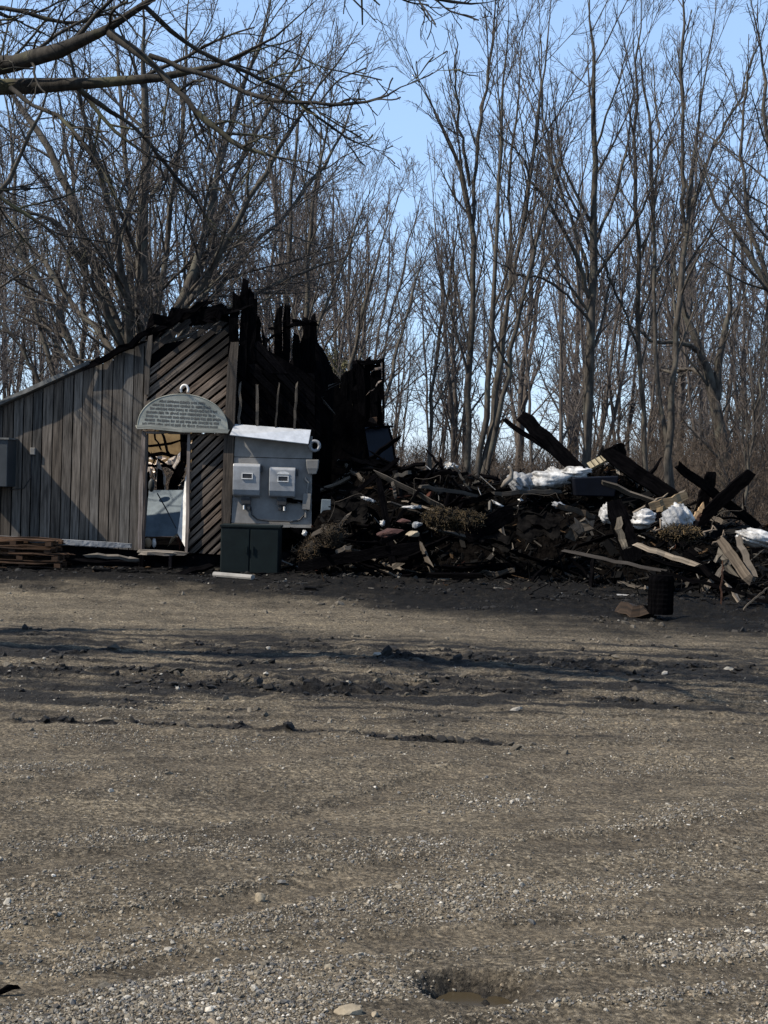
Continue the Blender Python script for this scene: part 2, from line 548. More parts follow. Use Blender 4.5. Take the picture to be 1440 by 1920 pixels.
def ground_masks(x, y):
    yy = y + 0.35 * fbm(x * 0.25, y * 0.3, 2, 21) + x * 0.02
    streak = fbm(x * 0.3, yy * 2.6, 4, 71)
    streak2 = fbm(x * 0.55, yy * 6.0, 3, 73)
    mud = sstep(9.0, 10.6, yy + 0.9 * streak) * (1 - sstep(13.6, 15.2, yy + 0.9 * streak))
    blot = fbm(x * 1.1, yy * 2.2, 5, 75, 0.65)
    mud = np.clip(mud * (0.62 + 1.7 * streak + 2.2 * streak2 + 2.2 * blot + 0.9 * fbm(x * 0.8, yy * 14, 3, 79)), 0, 0.95)
    thin = sstep(0.2, 0.5, streak2) * sstep(8.2, 9.2, yy) * (1 - sstep(14.5, 16, yy)) * 0.6
    shadow_line = np.exp(-((y - 14.15 + 0.05 * fbm(x * 2, y * 0, 3, 77)) / 0.09) ** 2) * (1 - sstep(-2.0, -0.7, x))  # long cast shadow painted into the mud colour as a thin dark streak
    mud = np.maximum(np.maximum(mud, thin), shadow_line * 1.0)
    rm = rut_streak_mask(x, y)
    mud = np.maximum(mud, np.clip(rm * 1.4, 0, 1))
    e = ((x - PUD.x) / 0.2) ** 2 + ((y - PUD.y) / 0.17) ** 2
    mud = np.maximum(mud, 0.9 * np.exp(-e ** 2))  # wet pothole dirt, darkened further to paint in the shadow along its rim
    edge = np.interp(x, [-9, -3, -1, 0.5, 2, 4, 9], [18.9, 19.1, 17.9, 16.4, 15.3, 14.7, 14.6])
    n = fbm(x * 0.8, y * 0.8, 7, 81, 0.7)
    char = sstep(-1.1, 2.2, (y - edge) + 2.8 * n)
    char = np.maximum(char, 0.8 * rm * sstep(-0.2, 0.4, fbm(x * 3, y * 3, 3, 83)))
    char = char * (1 - sstep(31, 36, y) * 0.9)
    patch = np.clip(0.5 + 0.9 * fbm(x * 0.45, (y - 0.42 * x) * 1.1, 4, 91) + 0.3 * fbm(x * 2.2, y * 2.2, 3, 95), 0, 1)
    tc_, ts_ = track_mask(x, y)
    patch = np.clip(patch + 0.7 * tc_ - 0.5 * ts_, 0, 1)
    return mud, char, patch


def build_ground():
    rows = np.concatenate([np.linspace(-6, 3.3, 14), 1 / np.linspace(1 / 3.6, 1 / 26.0, 760), np.geomspace(26.6, 1500, 46)])
    uo = np.array([1.06, 1.15, 1.3, 1.6, 2.1, 3, 5, 9])
    cols = np.concatenate([-uo[::-1], np.linspace(-1, 1, 620), uo])
    Yg = np.repeat(rows[:, None], len(cols), 1)
    hw = np.maximum(0.31 * Yg, 1.3) + 0.25
    Xg = cols[None, :] * hw
    z = ground_h(Xg, Yg) * (1 - sstep(40, 80, Yg))
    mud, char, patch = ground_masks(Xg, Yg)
    leaf = sstep(29, 34, Yg)
    V = np.stack([Xg, Yg, z], -1).reshape(-1, 3)
    R, C = Xg.shape
    i = np.arange(R * C).reshape(R, C)
    q = np.stack([i[:-1, :-1], i[:-1, 1:], i[1:, 1:], i[1:, :-1]], -1).reshape(-1, 4)
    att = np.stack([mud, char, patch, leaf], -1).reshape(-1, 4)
    m, N, L, b = new_mat('yard_ground')
    tc = N.new("ShaderNodeTexCoord")

    def noise(scale, detail=6, rough=0.6, stretch=None):
        n = N.new("ShaderNodeTexNoise"); n.inputs['Scale'].default_value = scale; n.inputs['Detail'].default_value = detail; n.inputs['Roughness'].default_value = rough
        n.normalize = True
        if stretch:
            mp = N.new("ShaderNodeMapping"); mp.inputs['Scale'].default_value = stretch
            L.new(tc.outputs['Object'], mp.inputs[0]); L.new(mp.outputs[0], n.inputs['Vector'])
        else:
            L.new(tc.outputs['Object'], n.inputs['Vector'])
        return n.outputs[0]

    def ramp(src, stops):
        r = N.new("ShaderNodeValToRGB")
        while len(r.color_ramp.elements) < len(stops):
            r.color_ramp.elements.new(0.5)
        for e, (p, c) in zip(r.color_ramp.elements, stops):
            e.position, e.color = p, rgb(c)
        L.new(src, r.inputs[0])
        return r.outputs[0]

    def mix(fac, a, c, mode='MIX'):
        x = N.new("ShaderNodeMix"); x.data_type = 'RGBA'; x.blend_type = mode
        if isinstance(fac, float):
            x.inputs[0].default_value = fac
        else:
            L.new(fac, x.inputs[0])
        L.new(a, x.inputs[6]); L.new(c, x.inputs[7])
        return x.outputs[2]

    at = N.new("ShaderNodeAttribute"); at.attribute_name = 'mask'
    sep = N.new("ShaderNodeSeparateColor"); L.new(at.outputs['Color'], sep.inputs[0])
    vor = N.new("ShaderNodeTexVoronoi"); vor.inputs['Scale'].default_value = 70; L.new(tc.outputs['Object'], vor.inputs['Vector'])
    vsep = N.new("ShaderNodeSeparateColor"); L.new(vor.outputs['Color'], vsep.inputs[0])
    fine = noise(38, 8, 0.75)
    med = noise(5, 6, 0.65)
    gravel = ramp(fine, [(0.3, (0.018, 0.0155, 0.012)), (0.47, (0.062, 0.0545, 0.043)), (0.58, (0.14, 0.124, 0.1)), (0.72, (0.3, 0.275, 0.232))])
    dirt = ramp(med, [(0.3, (0.053, 0.0455, 0.036)), (0.7, (0.122, 0.106, 0.084))])
    base = mix(sep.outputs[2], gravel, mix(0.5, gravel, dirt))
    peb = ramp(vsep.outputs[0], [(0.0, (0.5, 0.5, 0.5)), (0.6, (1.0, 1.0, 1.0)), (1.0, (1.6, 1.57, 1.5))])
    base = mix(0.75, base, mix(1.0, base, peb, 'MULTIPLY'))
    tone = ramp(noise(0.9, 9, 0.78, (0.55, 1.5, 1)), [(0.28, (0.42, 0.4, 0.37)), (0.5, (0.98, 0.95, 0.9)), (0.7, (1.55, 1.48, 1.34))])
    base = mix(1.0, base, tone, 'MULTIPLY')
    tone2 = ramp(noise(4.2, 9, 0.8, (0.5, 1.5, 1)), [(0.3, (0.4, 0.38, 0.35)), (0.48, (0.95, 0.93, 0.9)), (0.7, (1.4, 1.36, 1.27))])
    base = mix(0.85, base, mix(1.0, base, tone2, 'MULTIPLY'))
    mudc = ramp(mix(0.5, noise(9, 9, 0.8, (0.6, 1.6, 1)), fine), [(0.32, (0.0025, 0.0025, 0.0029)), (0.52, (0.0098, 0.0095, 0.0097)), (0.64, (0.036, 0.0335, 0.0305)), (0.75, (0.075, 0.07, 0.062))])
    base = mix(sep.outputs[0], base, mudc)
    charc = ramp(mix(0.35, noise(7, 10, 0.85, (0.7, 1.5, 1)), fine), [(0.36, (0.0008, 0.0008, 0.0009)), (0.52, (0.0032, 0.0028, 0.0025)), (0.62, (0.024, 0.02, 0.0155)), (0.72, (0.075, 0.063, 0.048))])
    base = mix(sep.outputs[1], base, charc)
    leafc = ramp(noise(14, 6, 0.7), [(0.3, (0.02, 0.014, 0.009)), (0.7, (0.08, 0.056, 0.036))])
    base = mix(at.outputs['Alpha'], base, leafc)
    L.new(base, b.inputs['Base Color'])
    b.inputs['Roughness'].default_value = 0.92
    b.inputs['Specular IOR Level'].default_value = 0.1
    b1 = N.new("ShaderNodeBump"); b1.inputs['Strength'].default_value = 0.9; b1.inputs['Distance'].default_value = 0.02
    L.new(fine, b1.inputs['Height'])
    b2 = N.new("ShaderNodeBump"); b2.inputs['Strength'].default_value = 0.5; b2.inputs['Distance'].default_value = 0.01; b2.invert = True
    L.new(vor.outputs['Distance'], b2.inputs['Height']); L.new(b1.outputs[0], b2.inputs['Normal'])
    b3 = N.new("ShaderNodeBump"); b3.inputs['Strength'].default_value = 0.8; b3.inputs['Distance'].default_value = 0.08
    L.new(med, b3.inputs['Height']); L.new(b2.outputs[0], b3.inputs['Normal'])
    L.new(b3.outputs[0], b.inputs['Normal'])
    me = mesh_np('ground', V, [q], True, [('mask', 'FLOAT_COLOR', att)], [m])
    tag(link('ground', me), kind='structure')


build_ground()

# water in the pothole
mw, N_, L_, bw = new_mat('muddy_water')
bw.inputs['Base Color'].default_value = (0.032, 0.025, 0.015, 1)
bw.inputs['Roughness'].default_value = 0.2
bw.inputs['Specular IOR Level'].default_value = 0.15
mb = MB()
pz = float(ground_h(np.array([PUD.x]), np.array([PUD.y]))[0]) + 0.016
k = 28
ring = [(PUD.x + 0.2 * math.cos(a), PUD.y + 0.16 * math.sin(a), pz) for a in np.linspace(0, 2 * math.pi, k, endpoint=False)]
mb.add(ring, [tuple(range(k))])
tag(mb.build('water', mw), kind='structure')


def scatter(name, x, y, z, size, flat, tints, mat, kind='stuff', sub=1, label=None, jag=0.25, sink=0.3):
    V0, F0 = ico(sub)
    n, m = len(x), len(V0)
    r = np.random.default_rng(len(x))
    A = r.normal(size=(n, 3, 3)); Q, _ = np.linalg.qr(A)
    sc = np.stack([size * r.uniform(0.8, 1.5, n), size * r.uniform(0.6, 1.1, n), size * r.uniform(0.45, 0.9, n)], 1)
    W = V0[None] * (1 + jag * r.uniform(-1, 1, (n, m, 1)))
    W = np.einsum('nmi,nij->nmj', W * sc[:, None, :], Q)
    W[:, :, 2] *= flat
    W += np.stack([x, y, z + size * flat * (1 - 2 * sink) * 0.5], 1)[:, None, :]
    Fc = (F0[None] + (np.arange(n) * m)[:, None, None]).reshape(-1, 3)
    T = np.repeat(np.concatenate([tints, np.ones((n, 1))], 1), m, 0)
    me = mesh_np(name, W.reshape(-1, 3), [Fc], False, [('tint', 'FLOAT_COLOR', T)], [mat])
    o = link(name, me)
    tag(o, label, None, None, kind)
    return o


M['pebble'] = surf('pebbles', (0.75, 0.75, 0.75), (1.1, 1.1, 1.1), scale=60, rough=0.85, bump=0.2, tint=True, coords='Object', spec=0.25)


def stone_tints(n, r):
    pal = np.array([(0.104, 0.09, 0.068), (0.069, 0.059, 0.045), (0.144, 0.126, 0.097), (0.085, 0.082, 0.077), (0.21, 0.193, 0.163), (0.045, 0.041, 0.037), (0.14, 0.112, 0.078), (0.34, 0.32, 0.285)])
    p = np.array([0.25, 0.2, 0.15, 0.13, 0.09, 0.1, 0.065, 0.015])
    return pal[r.choice(len(pal), n, p=p)] * r.uniform(0.8, 1.5, (n, 1))


def gravel():
    r = np.random.default_rng(3)
    n = 300000
    y = 1 / r.uniform(1 / 12.5, 1 / 3.9, n)
    x = r.uniform(-1, 1, n) * (0.31 * y + 0.3)
    keepn = fbm(x * 0.9, (y - 0.42 * x) * 1.7, 4, 101)
    mud, char, patch = ground_masks(x, y)
    near = 1 - sstep(4.2, 7.5, y)
    pk = np.clip(0.0 + 1.9 * keepn + 0.26 * near, 0.02, 0.8) * (1 - 0.85 * mud)
    tc_, ts_ = track_mask(x, y)
    pk = np.clip(pk * (1 - 0.8 * tc_) + 0.22 * ts_, 0, 0.9)
    e = ((x - PUD.x) / 0.15) ** 2 + ((y - PUD.y) / 0.10) ** 2
    k = (r.random(n) < pk) & (e > 1)
    x, y = x[k], y[k]
    size = np.clip(r.lognormal(math.log(0.004), 0.45, len(x)), 0.0025, 0.022)
    scatter('gravel', x, y, ground_h(x, y), size, 0.8, stone_tints(len(x), r), M['pebble'], sub=1)


gravel()
M['brick'] = surf('brick_red', (0.08, 0.035, 0.02), (0.2, 0.1, 0.06), scale=40, rough=0.9, bump=0.3)
RIM = []
for i, (px, py, sz) in enumerate(((893, 1838, 0.012), (905, 1842, 0.016), (922, 1843, 0.014), (940, 1845, 0.02), (953, 1842, 0.017), (868, 1838, 0.014))):
    RIM.append((px, py, sz))


def clods():
    r = np.random.default_rng(5)
    n = 42000
    y = r.uniform(8.5, 23.5, n)
    x = r.uniform(-1, 1, n) * (0.31 * y + 0.3)
    mud, char, patch = ground_masks(x, y)
    yy = y + 0.35 * fbm(x * 0.25, y * 0.3, 2, 21) + x * 0.02
    cl = np.exp(-((yy - 11.35 - 0.06 * x) / 0.4) ** 2) * (x < 0.6) * (x > -3.4) * sstep(-0.15, 0.4, fbm(x * 1.3, y * 0.8, 3, 117))
    clump = sstep(0.05, 0.45, fbm(x * 0.9, y * 1.6, 4, 111))
    k = r.random(n) < np.clip(0.02 + 0.5 * mud * clump + 0.5 * cl + 0.75 * rut_streak_mask(x, y) + 0.9 * char * clump, 0, 1)
    x, y, mud, char, cl = x[k], y[k], mud[k], char[k], cl[k]
    size = np.clip(r.lognormal(math.log(0.016), 0.5, len(x)) * (1 + 0.5 * cl), 0.006, 0.05)
    dark = np.clip(mud + char, 0, 1)[:, None]
    t = (np.array([(0.095, 0.081, 0.061)]) * (1 - dark) + np.array([(0.006, 0.0056, 0.0055)]) * dark) * r.uniform(0.6, 1.5, (len(x), 1))
    pale = r.random(len(x)) < 0.012
    t[pale] = np.array([(0.2, 0.185, 0.16)]) * r.uniform(0.6, 1.2, (pale.sum(), 1))
    scatter('mud_clods', x, y, ground_h(x, y), size, 0.75, t, M['pebble'], sub=1, jag=0.35)


clods()


def lump(name, c, s, mat, label, cat, seed, sub=3, amp=0.25, freq=2.0, rot=0.0, group=None, flatz=False, tilt=0.0):
    """an uneven rounded body: stones, bags, clumps"""
    V, Fc = ico(sub)
    n = amp * fbm(V[:, 0] * freq + 3 + V[:, 2] * 1.7 * freq, V[:, 1] * freq + 5 - V[:, 2] * 1.1 * freq, 4, seed)
    if name in ('stone', 'slab'):
        rs_ = np.random.default_rng(seed)
        for _k in range(14):                      # chipped faces
            d_ = rs_.normal(size=3); d_ /= np.linalg.norm(d_)
            h_ = rs_.uniform(0.62, 0.92)
            dd = V @ d_
            n = np.where(dd * (1 + n) > h_, h_ / np.maximum(dd, 1e-3) - 1, n)
    if mat in (M['bag'], M['greyfilm']):
        n = n - 0.28 * np.abs(fbm(V[:, 0] * 1.3 + V[:, 2], V[:, 1] * 1.3 - V[:, 2] * 1.2, 2, seed + 5)) + 0.1
    W = V * (1 + n)[:, None] * np.asarray(s)
    if flatz:
        W[:, 2] = np.where(W[:, 2] < 0, W[:, 2] * 0.3, W[:, 2])
    Rm = np.array(Matrix.Rotation(rot, 3, 'Z') @ Matrix.Rotation(tilt, 3, 'Y'))
    W = W @ Rm.T
    me = mesh_np(name, W, [Fc], name not in ('stone', 'slab'), [('tint', 'FLOAT_COLOR', np.ones((len(V), 4)))], [mat])
    o = link(name, me, None, c)
    return tag(o, label, cat, group)


def on_ground(px, py, dz=0.0):
    g = G(px, py)
    z = float(ground_h(np.array([g.x]), np.array([g.y]))[0])
    g = G(px, py, z)
    return Vector((g.x, g.y, z + dz))


lump('stone', on_ground(487, 1690, 0.013), (0.024, 0.02, 0.026), M['stone'], 'pale buff stone casting a small dark shadow on the open gravel', 'stone', 1)
lump('stone', on_ground(655, 1899, 0.004), (0.05, 0.03, 0.024), M['stone'], 'flat oblong tan stone nearest the bottom edge, below the puddle', 'stone', 2)
lump('stone', on_ground(702, 1905, 0.004), (0.013, 0.012, 0.012), M['stone'], 'small rounded stone just beside the flat oblong tan stone', 'stone', 4)
for i, (px, py, sz) in enumerate(RIM):
    lump('brick_chip', on_ground(px, py, 0.004), (sz, sz * 0.7, sz * 0.7), M['brick'], 'small reddish brick chip at the rim of the puddle', 'brick chip', 400 + i, sub=2, amp=0.5, rot=i, group='brick chips around the puddle')
mb = MB()
a, b_ = on_ground(-40, 1872, 0.02), on_ground(38, 1865, 0.02)
mb.beam(a, b_, 0.016, 0.014, seg=4, jit=0.03)
tag(mb.build('stick', M['char']), 'short black charred stick lying on gravel at the left edge', 'stick')

# ------------------------------------------------------------------ trees
def tubes(Pt, R, k):
    Mn, n, _ = Pt.shape
    T = np.gradient(Pt, axis=1)
    T /= np.linalg.norm(T, axis=2, keepdims=True) + 1e-9
    mean = T.mean(1)
    ref = np.where(np.abs(mean[:, 2:3]) < 0.75, np.array([[0, 0, 1.0]]), np.array([[1.0, 0, 0]]))[:, None, :]
    U = np.cross(T, ref); U /= np.linalg.norm(U, axis=2, keepdims=True) + 1e-9
    W = np.cross(T, U)
    a = np.arange(k) * 2 * np.pi / k
    ring = Pt[:, :, None] + R[:, :, None, None] * (np.cos(a)[None, None, :, None] * U[:, :, None] + np.sin(a)[None, None, :, None] * W[:, :, None])
    idx = np.arange(Mn * n * k).reshape(Mn, n, k)
    nx = np.roll(idx, -1, 2)
    q = np.stack([idx[:, :-1], nx[:, :-1], nx[:, 1:], idx[:, 1:]], -1).reshape(-1, 4)
    return ring.reshape(-1, 3), q


def grow(r, Pp, Rp, K, t0, t1, ang, lenf, n, up, wander, rr, rtip, lmin=0.15, lmax=9, fade=0.65, ref=0.0):
    Mn, m, _ = Pp.shape
    seg = np.linalg.norm(np.diff(Pp, axis=1), axis=2)
    Lp = seg.sum(1)
    t = t0 + (t1 - t0) * (np.arange(K)[None] + r.random((Mn, K))) / K
    fi = t * (m - 1)
    i0 = np.clip(fi.astype(int), 0, m - 2)
    fr = (fi - i0)[..., None]
    ar = np.arange(Mn)[:, None]
    pos = Pp[ar, i0] * (1 - fr) + Pp[ar, i0 + 1] * fr
    tan = Pp[ar, i0 + 1] - Pp[ar, i0]
    tan /= np.linalg.norm(tan, axis=2, keepdims=True) + 1e-9
    rad = Rp[ar, i0] * (1 - fr[..., 0]) + Rp[ar, i0 + 1] * fr[..., 0]
    rv = r.normal(size=(Mn, K, 3))
    perp = rv - tan * (rv * tan).sum(2, keepdims=True)
    perp /= np.linalg.norm(perp, axis=2, keepdims=True) + 1e-9
    a = ang * r.uniform(0.6, 1.35, (Mn, K))[..., None]
    d = tan * np.cos(a) + perp * np.sin(a)
    ln = np.clip(lenf * Lp[:, None] * (1 - fade * t) * r.uniform(0.55, 1.35, (Mn, K)), lmin, lmax)
    B = Mn * K
    pos, d, ln, rad = pos.reshape(B, 3), d.reshape(B, 3), ln.reshape(B), rad.reshape(B)
    out = [pos]
    p = pos
    for i in range(n - 1):
        p = p + d * (ln / (n - 1))[:, None]
        out.append(p)
        d = d + r.normal(size=(B, 3)) * wander + np.array([0, 0, up])
        d /= np.linalg.norm(d, axis=1, keepdims=True)
    Pt = np.stack(out, 1)
    if ref:                                   # short parents carry fewer shoots
        keep = r.random(B) < np.repeat(np.clip(Lp / ref, 0.12, 1), K)
        Pt, rad, ln = Pt[keep], rad[keep], ln[keep]
    r0 = np.minimum(rad * rr, 0.013 * ln + rtip)
    s = np.linspace(0, 1, n)[None]
    R = r0[:, None] * (1 - s) + rtip * s
    return Pt, R


def resample(way, n, r, wob):
    way = np.asarray(way, float)
    s = np.concatenate([[0], np.cumsum(np.linalg.norm(np.diff(way[:, :3], axis=0), axis=1))])
    u = np.linspace(0, s[-1], n)
    # smooth interpolation through the waypoints
    out = np.stack([np.interp(u, s, way[:, k]) for k in range(4)], 1)
    for _ in range(2):
        out[1:-1, :3] = out[1:-1, :3] * 0.5 + (out[:-2, :3] + out[2:, :3]) * 0.25
    out[1:, :3] += r.normal(size=(n - 1, 3)) * wob
    return out


def make_tree(name, label, stems, base, seed, spec, group=None, mats=('bark', 'twig'), ks=(9, 5, 4, 3, 3), wob=0.03):
    """stems: lists of (x, y, z, radius); spec: list of branching orders"""
    r = np.random.default_rng(seed)
    n = 18
    S = np.stack([resample(s, n, r, wob) for s in stems])
    S[:, -5:, 3] *= np.array([0.85, 0.7, 0.52, 0.34, 0.16])
    S[:, :, 3] *= 1 + 0.09 * r.normal(size=S.shape[:2])
    Pt, R = S[:, :, :3], S[:, :, 3]
    vt, ft, vc, fc = [], [], [], []
    nt = nc = 0
    lev = 0
    v, q = tubes(Pt, R, ks[0]); vt.append(v); ft.append(q + nt); nt += len(v)
    for sp in spec:
        lev += 1
        Pt, R = grow(r, Pt, R, **sp)
        v, q = tubes(Pt, R, ks[min(lev, len(ks) - 1)])
        if lev == 1:
            vt.append(v); ft.append(q + nt); nt += len(v)
        else:
            vc.append(v); fc.append(q + nc); nc += len(v)
    root = thing(name, label, 'tree', base, group)
    o = np.array(base)
    link('trunk', mesh_np('trunk', np.concatenate(vt) - o, [np.concatenate(ft)], True, None, [M[mats[0]]]), root)
    link('crown', mesh_np('crown', np.concatenate(vc) - o, [np.concatenate(fc)], True, None, [M[mats[1]]]), root)
    return root


def px_stem(pts, Y, r0, r1, dy=0.0, ground=None):
    """waypoints in photo pixels at distance Y (drifting dy), radii in pixels"""
    out = []
    n = len(pts)
    for i, (px, py) in enumerate(pts):
        u = i / (n - 1)
        y = Y + dy * u
        p = P(px, py, y)
        out.append((p.x, p.y, p.z, (r0 + (r1 - r0) * u) * (0.68 if Y > 20 else 1.0) * y / F))
    if ground:
        a = out[0]
        out.insert(0, (a[0] + ground[0], a[1], -0.1, a[3] * 1.25))
    return out


def sp(K, t0, t1, ang, lenf, n, up, wander, rr, rtip, **kw):
    return dict(K=K, t0=t0, t1=t1, ang=math.radians(ang), lenf=lenf, n=n, up=up, wander=wander, rr=rr, rtip=rtip, **kw)


UPRIGHT = [sp(12, 0.30, 1.0, 28, 0.34, 8, 0.10, 0.06, 0.5, 0.008, lmax=5),
           sp(8, 0.2, 1.0, 32, 0.5, 6, 0.09, 0.07, 0.6, 0.006, lmax=2.4, ref=2.4),
           sp(6, 0.15, 1.0, 36, 0.62, 5, 0.07, 0.08, 0.7, 0.0045, lmax=1.5, ref=1.2),
           sp(5, 0.15, 1.0, 36, 0.75, 4, 0.05, 0.09, 0.75, 0.0036, lmax=0.9, ref=0.75)]
SPREAD = [sp(13, 0.22, 1.0, 38, 0.36, 8, 0.05, 0.09, 0.5, 0.009, lmax=4.5),
          sp(8, 0.15, 1.0, 40, 0.52, 6, 0.05, 0.10, 0.6, 0.006, lmax=2.4, ref=2.4),
          sp(6, 0.15, 1.0, 42, 0.62, 5, 0.04, 0.10, 0.7, 0.0045, lmax=1.5, ref=1.2),
          sp(5, 0.15, 1.0, 42, 0.75, 4, 0.03, 0.11, 0.75, 0.0036, lmax=0.9, ref=0.75)]
DENSE = [dict(a) for a in SPREAD]
DENSE[0]['K'], DENSE[1]['K'], DENSE[0]['t0'] = 18, 9, 0.12


def ptree(name, label, Y, stems, seed, spec, gx=0.0, **kw):
    st = [px_stem(*( [s[0], Y + s[3] if len(s) > 3 else Y] + [s[1], s[2]] + ([s[4]] if len(s) > 4 else []))) for s in stems]
    a = st[0][0]
    st[0].insert(0, (a[0] + gx, a[1], -0.15, a[3] * 1.2))
    return make_tree(name, label, st, (a[0] + gx, a[1], 0), seed, spec, **kw)


# stems: (pixel path, base radius px, tip radius px, distance offset, drift in depth)
ptree('spreading_tree', 'huge many-stemmed bare tree fanning out directly behind the weathered gable', 33, [
    ([(262, 760), (262, 680), (268, 560), (270, 430), (275, 300), (268, 170), (270, 30), (265, -90)], 26, 4),
    ([(250, 740), (235, 660), (200, 560), (150, 430), (105, 300), (40, 200), (-60, 80)], 19, 6, 0, 2.5),
    ([(255, 740), (225, 640), (175, 540), (125, 430), (80, 400), (10, 385), (-60, 390)], 12, 4, 0, -2),
    ([(275, 740), (300, 640), (345, 560), (380, 470), (405, 330), (440, 200), (500, 50), (520, -50)], 17, 4, 0, 2),
    ([(280, 740), (310, 640), (370, 540), (440, 430), (510, 300), (595, 160), (690, 40)], 13, 3, 0, -2),
    ([(275, 720), (292, 620), (305, 500), (322, 370), (345, 230), (350, 60), (365, -80)], 11, 3, 0, 3),
    ([(255, 720), (240, 620), (228, 510), (210, 400), (165, 260), (135, 110), (100, -40)], 12, 4, 0, -3),
    ([(285, 740), (330, 640), (400, 590), (490, 545), (590, 500), (680, 470)], 9, 3, 0, 2),
    ([(250, 740), (248, 620), (242, 480), (240, 330), (225, 150), (200, -40)], 12, 4, 0, 4),
    ([(280, 740), (325, 620), (380, 510), (420, 380), (470, 260), (560, 120), (620, 0)], 12, 3, 0, 4),
    ([(255, 740), (205, 640), (150, 590), (90, 500), (40, 440), (-40, 330)], 11, 4, 0, 3),
    ([(285, 740), (350, 610), (440, 500), (560, 380), (640, 260), (680, 140)], 9, 3, 0, 5),
], 11, DENSE)
ptree('leaning_tree', 'bare tree with stems leaning left above the low end of the shed roof', 38, [
    ([(165, 780), (150, 690), (115, 590), (60, 500), (-10, 400), (-80, 300)], 11, 4),
    ([(160, 770), (130, 680), (75, 590), (30, 510), (-40, 460)], 8, 3, 0, 2),
    ([(150, 770), (155, 640), (160, 500), (140, 360), (110, 200), (105, 60)], 9, 3, 0, -2),
    ([(120, 780), (95, 680), (60, 560), (30, 400), (20, 240), (-10, 90)], 8, 3, 0, 2),
    ([(100, 780), (60, 690), (20, 620), (-40, 560)], 7, 3),
], 12, SPREAD)
ptree('slender_tree', 'slender bare tree rising straight behind the charred wall posts', 42, [
    ([(530, 800), (535, 640), (540, 480), (546, 350), (562, 200), (575, 90)], 8, 3)], 13, UPRIGHT)
ptree('slender_tree', 'twin-stemmed bare tree just right of the charred wall posts', 41, [
    ([(572, 800), (573, 640), (578, 480), (587, 350), (615, 230), (640, 130)], 8, 3),
    ([(572, 760), (590, 620), (640, 500), (680, 390), (710, 330)], 6, 2, 0, 2)], 14, UPRIGHT)
ptree('slender_tree', 'thin bare tree leaning right over the blackened wall fragment', 44, [
    ([(640, 860), (655, 700), (684, 560), (720, 440), (752, 350)], 7, 2.5),
    ([(700, 860), (735, 690), (770, 560), (800, 430)], 6, 2.5, 0, 3)], 15, UPRIGHT)
ptree('slender_tree', 'thin dark bare tree standing alone left of the tall trunk above the rubble', 36, [
    ([(806, 900), (808, 780), (815, 690), (836, 560), (856, 430), (872, 330)], 6, 2.5)], 16, UPRIGHT)
ptree('tall_tree', 'tall single-trunk bare tree forking high beside the strip of open sky', 35, [
    ([(878, 900), (881, 700), (886, 520), (886, 400), (878, 345), (855, 280), (815, 200), (770, 130), (745, 60)], 9.5, 2.5),
    ([(885, 430), (890, 340), (897, 240), (915, 140), (928, 40), (930, -60)], 6, 2.5, 0, 1.5),
    ([(880, 350), (865, 250), (855, 150), (850, 30)], 5, 2, 0, -1)], 17, UPRIGHT)
ptree('clump_tree', 'clump of close bare stems leaning right, beside the tall forked tree', 34, [
    ([(895, 900), (905, 790), (918, 690), (926, 560), (931, 420), (936, 300), (950, 100), (952, -40)], 9, 3),
    ([(904, 900), (922, 780), (938, 690), (957, 540), (985, 400), (1008, 250), (1028, 80), (1040, -40)], 9, 3, 0, 1),
    ([(912, 900), (930, 800), (950, 720), (975, 590), (1003, 450), (1040, 350), (1060, 200)], 8, 3, 0, -1.5),
    ([(908, 890), (930, 740), (942, 620), (960, 470), (955, 330), (975, 170), (985, 20)], 6, 2.5, 0, 2)], 18, UPRIGHT)
ptree('tall_tree', 'stoutest straight bare tree, standing directly behind the raised charred beam', 35, [
    ([(1099, 900), (1103, 700), (1109, 545), (1117, 400), (1113, 280), (1119, 150), (1105, 0), (1100, -100)], 14, 4),
    ([(1108, 560), (1078, 470), (1035, 390), (985, 310), (940, 240)], 7, 2.5, 0, -1.5),
    ([(1108, 545), (1085, 440), (1045, 340), (1015, 200), (1010, 40)], 6, 2.5, 0, 2),
    ([(1106, 600), (1040, 530), (960, 510), (900, 470)], 4.5, 2, 0, -2),
    ([(1112, 470), (1150, 380), (1180, 260), (1190, 120)], 5, 2, 0, 2)], 19, UPRIGHT)
ptree('tall_tree', 'straight narrow bare tree between the stoutest trunk and the twin trunks', 36, [
    ([(1215, 920), (1206, 780), (1198, 640), (1193, 480), (1192, 330), (1195, 150), (1203, -20), (1205, -80)], 8, 3),
    ([(1197, 660), (1160, 560), (1125, 470), (1085, 400)], 4, 2, 0, -2),
    ([(1194, 500), (1225, 400), (1235, 250), (1225, 100)], 4.5, 2, 0, 2)], 20, UPRIGHT)
ptree('twin_tree', 'pair of close bare trunks spreading into a broad crown above the crossed beams', 34, [
    ([(1248, 930), (1257, 800), (1268, 650), (1276, 540), (1287, 420), (1292, 330), (1318, 180), (1345, 0)], 11, 3.5),
    ([(1262, 930), (1240, 780), (1228, 640), (1226, 500), (1225, 330), (1212, 170), (1190, 0)], 8, 3, 0, 1.5),
    ([(1285, 440), (1281, 300), (1280, 150), (1280, 0), (1278, -80)], 6, 3, 0, -1),
    ([(1289, 400), (1330, 290), (1385, 190), (1430, 90)], 5, 2.5, 0, 2)], 21, UPRIGHT)
